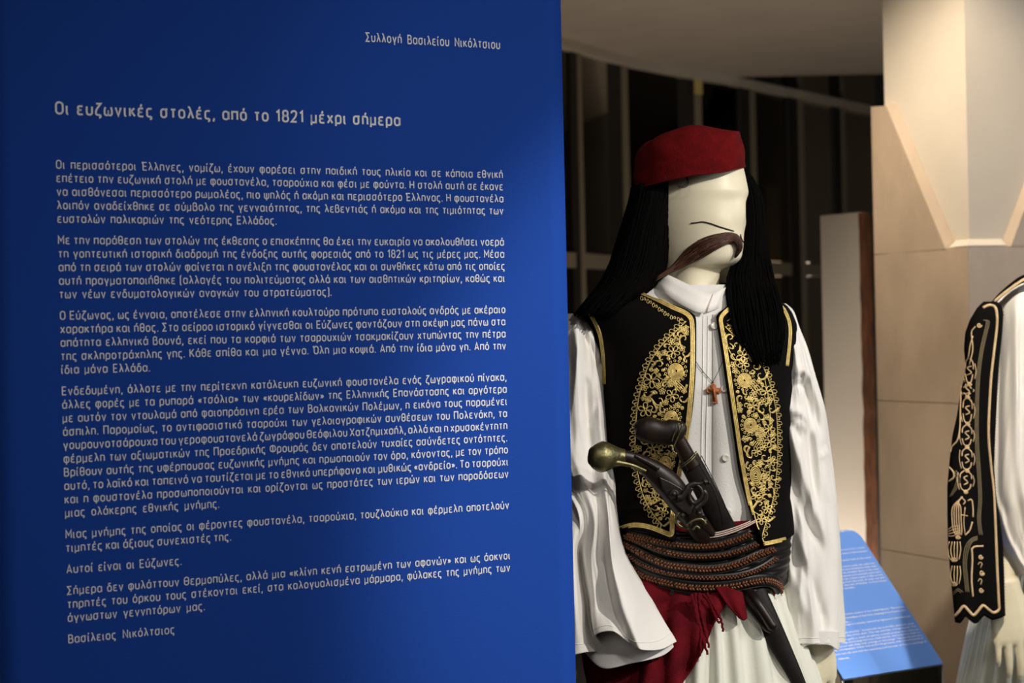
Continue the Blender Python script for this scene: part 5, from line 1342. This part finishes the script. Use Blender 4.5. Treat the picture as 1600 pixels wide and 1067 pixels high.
lines = [('Informal dress of the fighters', 1332, 831, .10),
 ('of the Greek revolution. It was the dress of every man who took arms, in white', 1350, 858.5, .012), ('with the pleated kilt, the shirt and the vest worn in those years, in the mountains', 1354, 864, .012),
 ('the pistols and the long dagger carried in a wide leather belt on the waist', 1360, 874, .012),
 ('The shirt has wide open sleeves and is made of cotton cloth, the collar low', 1366, 883, .012), ('and the vest is of black wool, with gold thread sewn by hand on both sides', 1369, 887.5, .012), ('The pattern of flowers and leaves runs from the shoulder down to the waist', 1373, 892, .012),
 ('and the armholes are edged with braid. The long hair and moustache were worn', 1376, 896.5, .012), ('by the fighters of the time. The red cap has a black tassel, it falls on the', 1379, 901, .012), ('shoulder. A small cross of wood hangs from the neck. A wide red sash', 1382, 905.5, .012), ('is wound around the waist, beneath the belt of leather in many layers', 1385, 910, .012), ('and braids.', 1336, 920, .10),
 ('The costume is a reconstruction, custom of the armed fighters. The custom', 1413, 951, .012), ('of the armed fighters and travellers of that time, drawings from France, who', 1416, 956.5, .012), ('wrote.', 1329, 973, .16 if False else .012),
 ('The one with the weapons mostly, carried by fighters in the National', 1423, 966, .012),
 ('The shirt on the right shoulder. The fustanella was in the fifth, worn with pleats', 1429, 977, .012), ('and below with the white skirt. The cap and hair, a large tassel. The', 1432, 981.5, .012), ('embroidery in gold, a work of tailors, a small pocket and a line on', 1436, 986.5, .012), ('the back. They wore large buttons, made plainly, and long linen cloth, in', 1438, 991, .012),
 ('white colour and often with a fringe or trimmings. The armed men also', 1442, 995.5, .012), ('wore a breastplate. Other men preferred garments, with colourful bands of', 1444, 1000, .012), ('cloth and silk and with the appearance of the men of Troy in paintings of', 1449, 1005.5, .012), ('the time.', 1328, 1029, .012)]
for t_, x_, y_, xl_ in lines:
    s1_, _ = board_at(x_, y_)
    latin_line(t_, x_, y_, min(xl_, s1_ - .06), .0046)

# ------------------------------------------------------------------ second uniform at the right edge
Y2 = 3.22
man2 = thing('mannequin', (W(1690, 533, Y2).x, Y2, 0.12), 'second mannequin at right edge with black and cream embroidered hanging sleeve', 'mannequin')
b = MB(); c2 = man2.location
# figure
b = MB(); n = 40
P2 = [(.95, .13, .10), (1.15, .14, .105), (1.35, .155, .11), (1.5, .17, .115), (1.6, .175, .105), (1.66, .16, .09), (1.70, .11, .07), (1.73, .06, .058), (1.78, .052, .052), (1.82, .05, .055), (1.86, .066, .085), (1.92, .074, .098), (1.98, .072, .095), (2.03, .05, .065), (2.05, .01, .01)]
b.grid([[Vector((c2.x + hw * math.sin(2 * PI * j / n), Y2 - hd * math.cos(2 * PI * j / n), z)) for j in range(n)] for z, hw, hd in cr(P2, 50)], True, True, True)
for s in (-1, 1):
    b.tube([(c2.x + s * .085, Y2, 1.0), (c2.x + s * .09, Y2 - .01, .60), (c2.x + s * .095, Y2, .52), (c2.x + s * .1, Y2 + .015, .20), (c2.x + s * .1, Y2, .165)], [.085, .062, .058, .036, .04], 12)
    b.tube([(c2.x + s * .1, Y2 + .05, .16), (c2.x + s * .105, Y2 - .06, .162), (c2.x + s * .115, Y2 - .15, .152)], [.034, .038, .028], 10)
b.build('body', M['skin'], man2)
arm_obj(man2, 'arm', W(1600, 480, 3.2), W(1572, 740, 3.2), W(1573, 925, 3.09), Vector((.04, -.22, -1)), (1, .05, .05), 1.15, curl=.22, thumb=1)
# white shirt body and sleeve
b = MB(); b.grid([[Vector((c2.x + (hw + .012) * math.sin(2 * PI * j / 60), Y2 - (hd + .012) * math.cos(2 * PI * j / 60), z)) for j in range(60)] for z, hw, hd in cr(P2[:8], 40)], True); sh2 = b.build('shirt', M['cotton'], man2)
R = [ring(1590, 1660, 438, 3.2, .06), ring(1556, 1664, 466, 3.19, .08), ring(1548, 1664, 510, 3.18, .09), ring(1547, 1662, 580, 3.17, .098), ring(1545, 1660, 680, 3.16, .10), ring(1545, 1658, 760, 3.155, .10),
     ring(1552, 1660, 800, 3.15, .10), ring(1560, 1662, 840, 3.15, .10), ring(1572, 1668, 868, 3.15, .098, skew=-10), ring(1580, 1672, 888, 3.15, .09, skew=-16)]
def disp_2(u, v, p):
    a = 2 * PI * u; d = crease(u, v, 14.2, 3.2, .007) * min(1, v * 5); s = 0
    for k0, (u0, sl, w_, am, v0, v1) in enumerate(((.40, -.05, .022, .012, .02, .7), (.33, -.12, .020, .012, .05, .9), (.28, -.02, .02, .01, .2, 1.0), (.45, -.22, .020, .012, .45, 1.1))):
        c = u0 + sl * (v - v0); s += am * math.exp(-((u - c) / w_) ** 2) * max(0, math.sin(PI * min(1, max(0, (v - v0) / (v1 - v0))))) ** .6 * (1 if k0 % 2 else -1)
    return Vector((math.cos(a) * (d + s) * .3, -math.sin(a) * (d + s) * 1.5, 0))
b = MB(); g2 = loft(R, 160, 110, True, disp_2); b.grid(g2, True); o = b.build('sleeve', M['cotton'], sh2); solid(o, .002, -1)
bm_ = MB(); bm_.grid([[Vector((2 * c2.x - p.x, p.y, p.z)) for p in reversed(r_)] for r_ in g2], True); o = bm_.build('sleeve', M['cotton'], sh2); solid(o, .002, -1)
mx = lambda v: Vector((2 * c2.x - v.x, v.y, v.z))
arm_obj(man2, 'arm', mx(W(1600, 480, 3.2)), mx(W(1572, 740, 3.2)), mx(W(1573, 925, 3.09)), Vector((-.04, -.22, -1)), (-1, .05, .05), 1.15, curl=.22, thumb=1)
b = skirt_mesh(1660, Y2 + .03, 800, None, .135, .10, .27, .17, 38, .003, .012, 7.0, m=50); b.build('pleated_skirt', M['skirt'], man2)
# black vest edge over the shoulder
b = MB(); b.grid(loft([[(1546, 478, 3.16), (1560, 462, 3.13), (1580, 444, 3.12), (1600, 431, 3.12), (1640, 420, 3.12)], [(1552, 474, 3.14), (1568, 459, 3.11), (1588, 445, 3.10), (1606, 438, 3.10), (1640, 432, 3.10)]], 30, 5, False)); vest2 = b.build('vest', M['wool'], man2); solid(vest2, .006, 0)
b = MB()
for dz in (0, 5): b.tube([W(x, y + dz * .4, 3.095) for x, y in cr([(1553, 470), (1570, 456), (1588, 443), (1604, 434), (1640, 424)], 20)], .0018, 6)
b.build('cord_edge', M['cream'], vest2)
# hanging embroidered sleeve: a flattened tube
HL = [(470, 1538), (480, 1527), (500, 1515), (520, 1508), (545, 1506), (565, 1508), (585, 1508), (610, 1501), (650, 1495), (680, 1488), (715, 1484), (760, 1480), (800, 1480), (850, 1481), (900, 1485), (940, 1489), (985, 1493)]
HR = [(470, 1556), (477, 1565), (490, 1568), (520, 1566), (560, 1562), (620, 1558), (680, 1555), (730, 1553), (770, 1556), (810, 1562), (850, 1567), (900, 1569), (940, 1570), (985, 1572)]
rows = []
NH = 72
def zig(u):   # scalloped lower edge, photo rows, u from left to right across the front
    return interp([(0, 972), (.10, 974), (.22, 963), (.36, 974), (.44, 974), (.58, 962), (.74, 969), (.9, 966), (1, 962)], u)
for i in range(90):
    v = i / 89; row = []
    for k_ in range(NH):
        a = 2 * PI * k_ / NH; u = .5 - .5 * math.cos(a)          # 0 left, 1 right
        yb = zig(u) if math.sin(a) > 0 else 955
        y = 471 + (yb - 471) * v; xl, xr = interp(HL, y), interp(HR, y)
        dr = .030 * (1 if v > .05 else (.5 + 10 * v))
        bulge = .004 * fn(u * 3, v * 5, 2)
        row.append(W(xl + (xr - xl) * u, y, 3.07 + .02 * (1 - v) - dr * math.sin(a) - .02 * v + bulge))
    rows.append(row)
b = MB(); b.grid(rows, True, True, False); hs = b.build('hanging_sleeve', M['wool'], man2, label='black hanging sleeve with cream cord embroidery'); hs_bvh = BVHTree.FromPolygons([tuple(v) for v in b.v], b.f)
solid(hs, .003, 1)
def cords(paths, w_, m, name, lift=.001, n=None):
    e = Emb(hs_bvh, lift)
    for p in paths: e.line(p, w_, n or max(20, len(p) * 8))
    return e.build(name, M[m], hs)
cords([[(1536, 481), (1546, 477), (1554, 480), (1557, 490), (1557, 510), (1553, 545), (1548, 590), (1545, 640), (1544, 680), (1547, 720), (1552, 765), (1554, 800), (1556, 850), (1558, 900), (1560, 940), (1560, 952), (1552, 957), (1544, 952), (1536, 946), (1529, 953), (1521, 961), (1513, 954), (1506, 947), (1499, 955), (1493, 962)]], 5.2, 'cream', 'cord_edge', n=220)
e = Emb(hs_bvh, .001)
for dx in (0, 2.2, 4.4): e.line([(1536 + dx * .5, 500), (1541 + dx, 503), (1537 + dx, 522), (1531 + dx, 550), (1526 + dx, 590), (1524 + dx, 640), (1524 + dx, 690), (1527 + dx, 740), (1529 + dx, 780), (1527 + dx, 810), (1530 + dx, 836)], 1.7, 90)
for dx in (0, 2.4, 4.8): e.line([(1527, 838 + dx), (1517 - 0 + dx * .3, 842 + dx), (1508 + dx, 855 + dx), (1505 + dx, 880), (1507 + dx, 905), (1509 + dx, 925)], 1.7, 40)
for dx in (0, 3): e.line([(1505 - dx, 925 + dx * .5), (1497, 920 + dx), (1490, 926 + dx)], 1.4, 12)
for k_ in range(3): e.line([(1494 - k_ * 2.6, 735 + k_), (1500 - k_ * 2.6, 748), (1496 - k_ * 2.4, 762), (1486 - k_ * 1.2, 776)], 1.3, 16)
e.build('olive_cords', M['olive'], hs)
e = Emb(hs_bvh, .001)
e.line([(1518, 856), (1519, 875), (1518, 905), (1520, 932)], 3.4, 40); e.line([(1518, 858), (1523, 854), (1536, 853)], 3.2, 14)
e.line([(1502, 612), (1501, 640), (1500, 670), (1496, 688), (1488, 698), (1486, 706)], 3.0, 40); e.line([(1484, 730), (1490, 738), (1490, 746), (1483, 752)], 3.0, 18)
e.line([(1520, 525), (1516, 540), (1513, 560)], 2.2, 12); e.line([(1524, 510), (1518, 520), (1520, 545), (1515, 570)], 2.2, 16)
for y0, y1, xc, hw in ((560, 600, 1515, 5), (600, 620, 1512, 5), (622, 662, 1512, 6), (664, 698, 1511, 6.5), (700, 735, 1511, 7), (735, 768, 1509, 8)):
    ym = (y0 + y1) / 2
    e.line([(xc - 2, y0), (xc - hw, y0 + 5), (xc - hw - 1, ym - 5)], 2.2, 12); e.line([(xc - hw - 1, ym + 4), (xc - hw + 1, y1 - 5), (xc, y1)], 2.2, 12); e.line([(xc + 1, y0), (xc + hw, y0 + 6), (xc + hw + 1, ym - 3)], 2.2, 12); e.line([(xc + hw, ym + 5), (xc + hw - 2, y1 - 5), (xc, y1)], 2.2, 12); e.line([(xc - hw - 4, y0 + 3), (xc - hw - 5, ym), (xc - hw - 2, y1 - 3)], 1.5, 12); e.line([(xc + hw + 3, y0 + 8), (xc + hw + 5, ym), (xc + hw + 3, y1 - 8)], 1.5, 12)
    e.line([(xc + 3, ym - 8), (xc - 3, ym - 5), (xc + 3, ym + 2), (xc - 3, ym + 6)], 2.3, 16); e.spiral(xc, y1, 3.2, 2, 1, 2.4)
for q in range(5):  # fan of long curved cords
    e.line([(1498 - q * 2 + 6, 776 + q * 2), (1489 + q * 3.0, 792), (1488 + q * 3.4, 812), (1490 + q * 3.2, 828), (1494 + q * 2.0, 836)], 2.0, 20)
e.line([(1501, 776), (1508, 783), (1505, 788)], 2.0, 10); e.line([(1512, 782), (1518, 781), (1520, 795), (1520, 808)], 2.6, 14); e.line([(1519, 815), (1515, 828), (1508, 836)], 2.6, 12)
e.line([(1508, 792), (1506, 815), (1508, 835)], 1.6, 10); e.line([(1501, 804), (1512, 806)], 1.6, 6); e.spiral(1497, 839, 4, 2, .8, 2.2)
for y0 in (846, 884):
    xc = 1492
    for q in (-8, -4, 0, 4, 8): e.line([(xc + q, y0), (xc + q * 1.25 - 1, y0 + 14), (xc + q * .8, y0 + 28)], 2.0, 12)
    e.spiral(xc - 1, y0 + 28, 5, 2, .7, 2.2)
for q in range(4): e.line([(1481, 828 + q * 3), (1490, 822 + q * 5), (1500, 822 + q * 3)], 1.5, 10)
for x0, y0, r_ in ((1532, 870, 3.4), (1534, 895, 3.8), (1533, 922, 3.6)): e.spiral(x0, y0, r_, 1.6, 1.15, 2.4)
for x0, y0 in ((1531, 880), (1531, 906)): e.line([(x0 - 3, y0 + 2), (x0, y0 - 2), (x0 + 3, y0 + 1), (x0 + 1, y0 + 7)], 1.8, 14)
e.spiral(1530, 508, 4, 1.5, 1, 2.0)
e.build('cream_cords', M['cream'], hs)
e = Emb(hs_bvh, .0)
for k_ in range(95):
    y = 482 + k_ * 5; x = interp(HR, y) - 1.2
    h, n_ = cast(hs_bvh, x - .5, y, 0)
    if h is not None: e.b.tube([h, h + Vector((.0035, 0, 0))], .0008, 4)
e.build('fringe', M['wool'], hs)
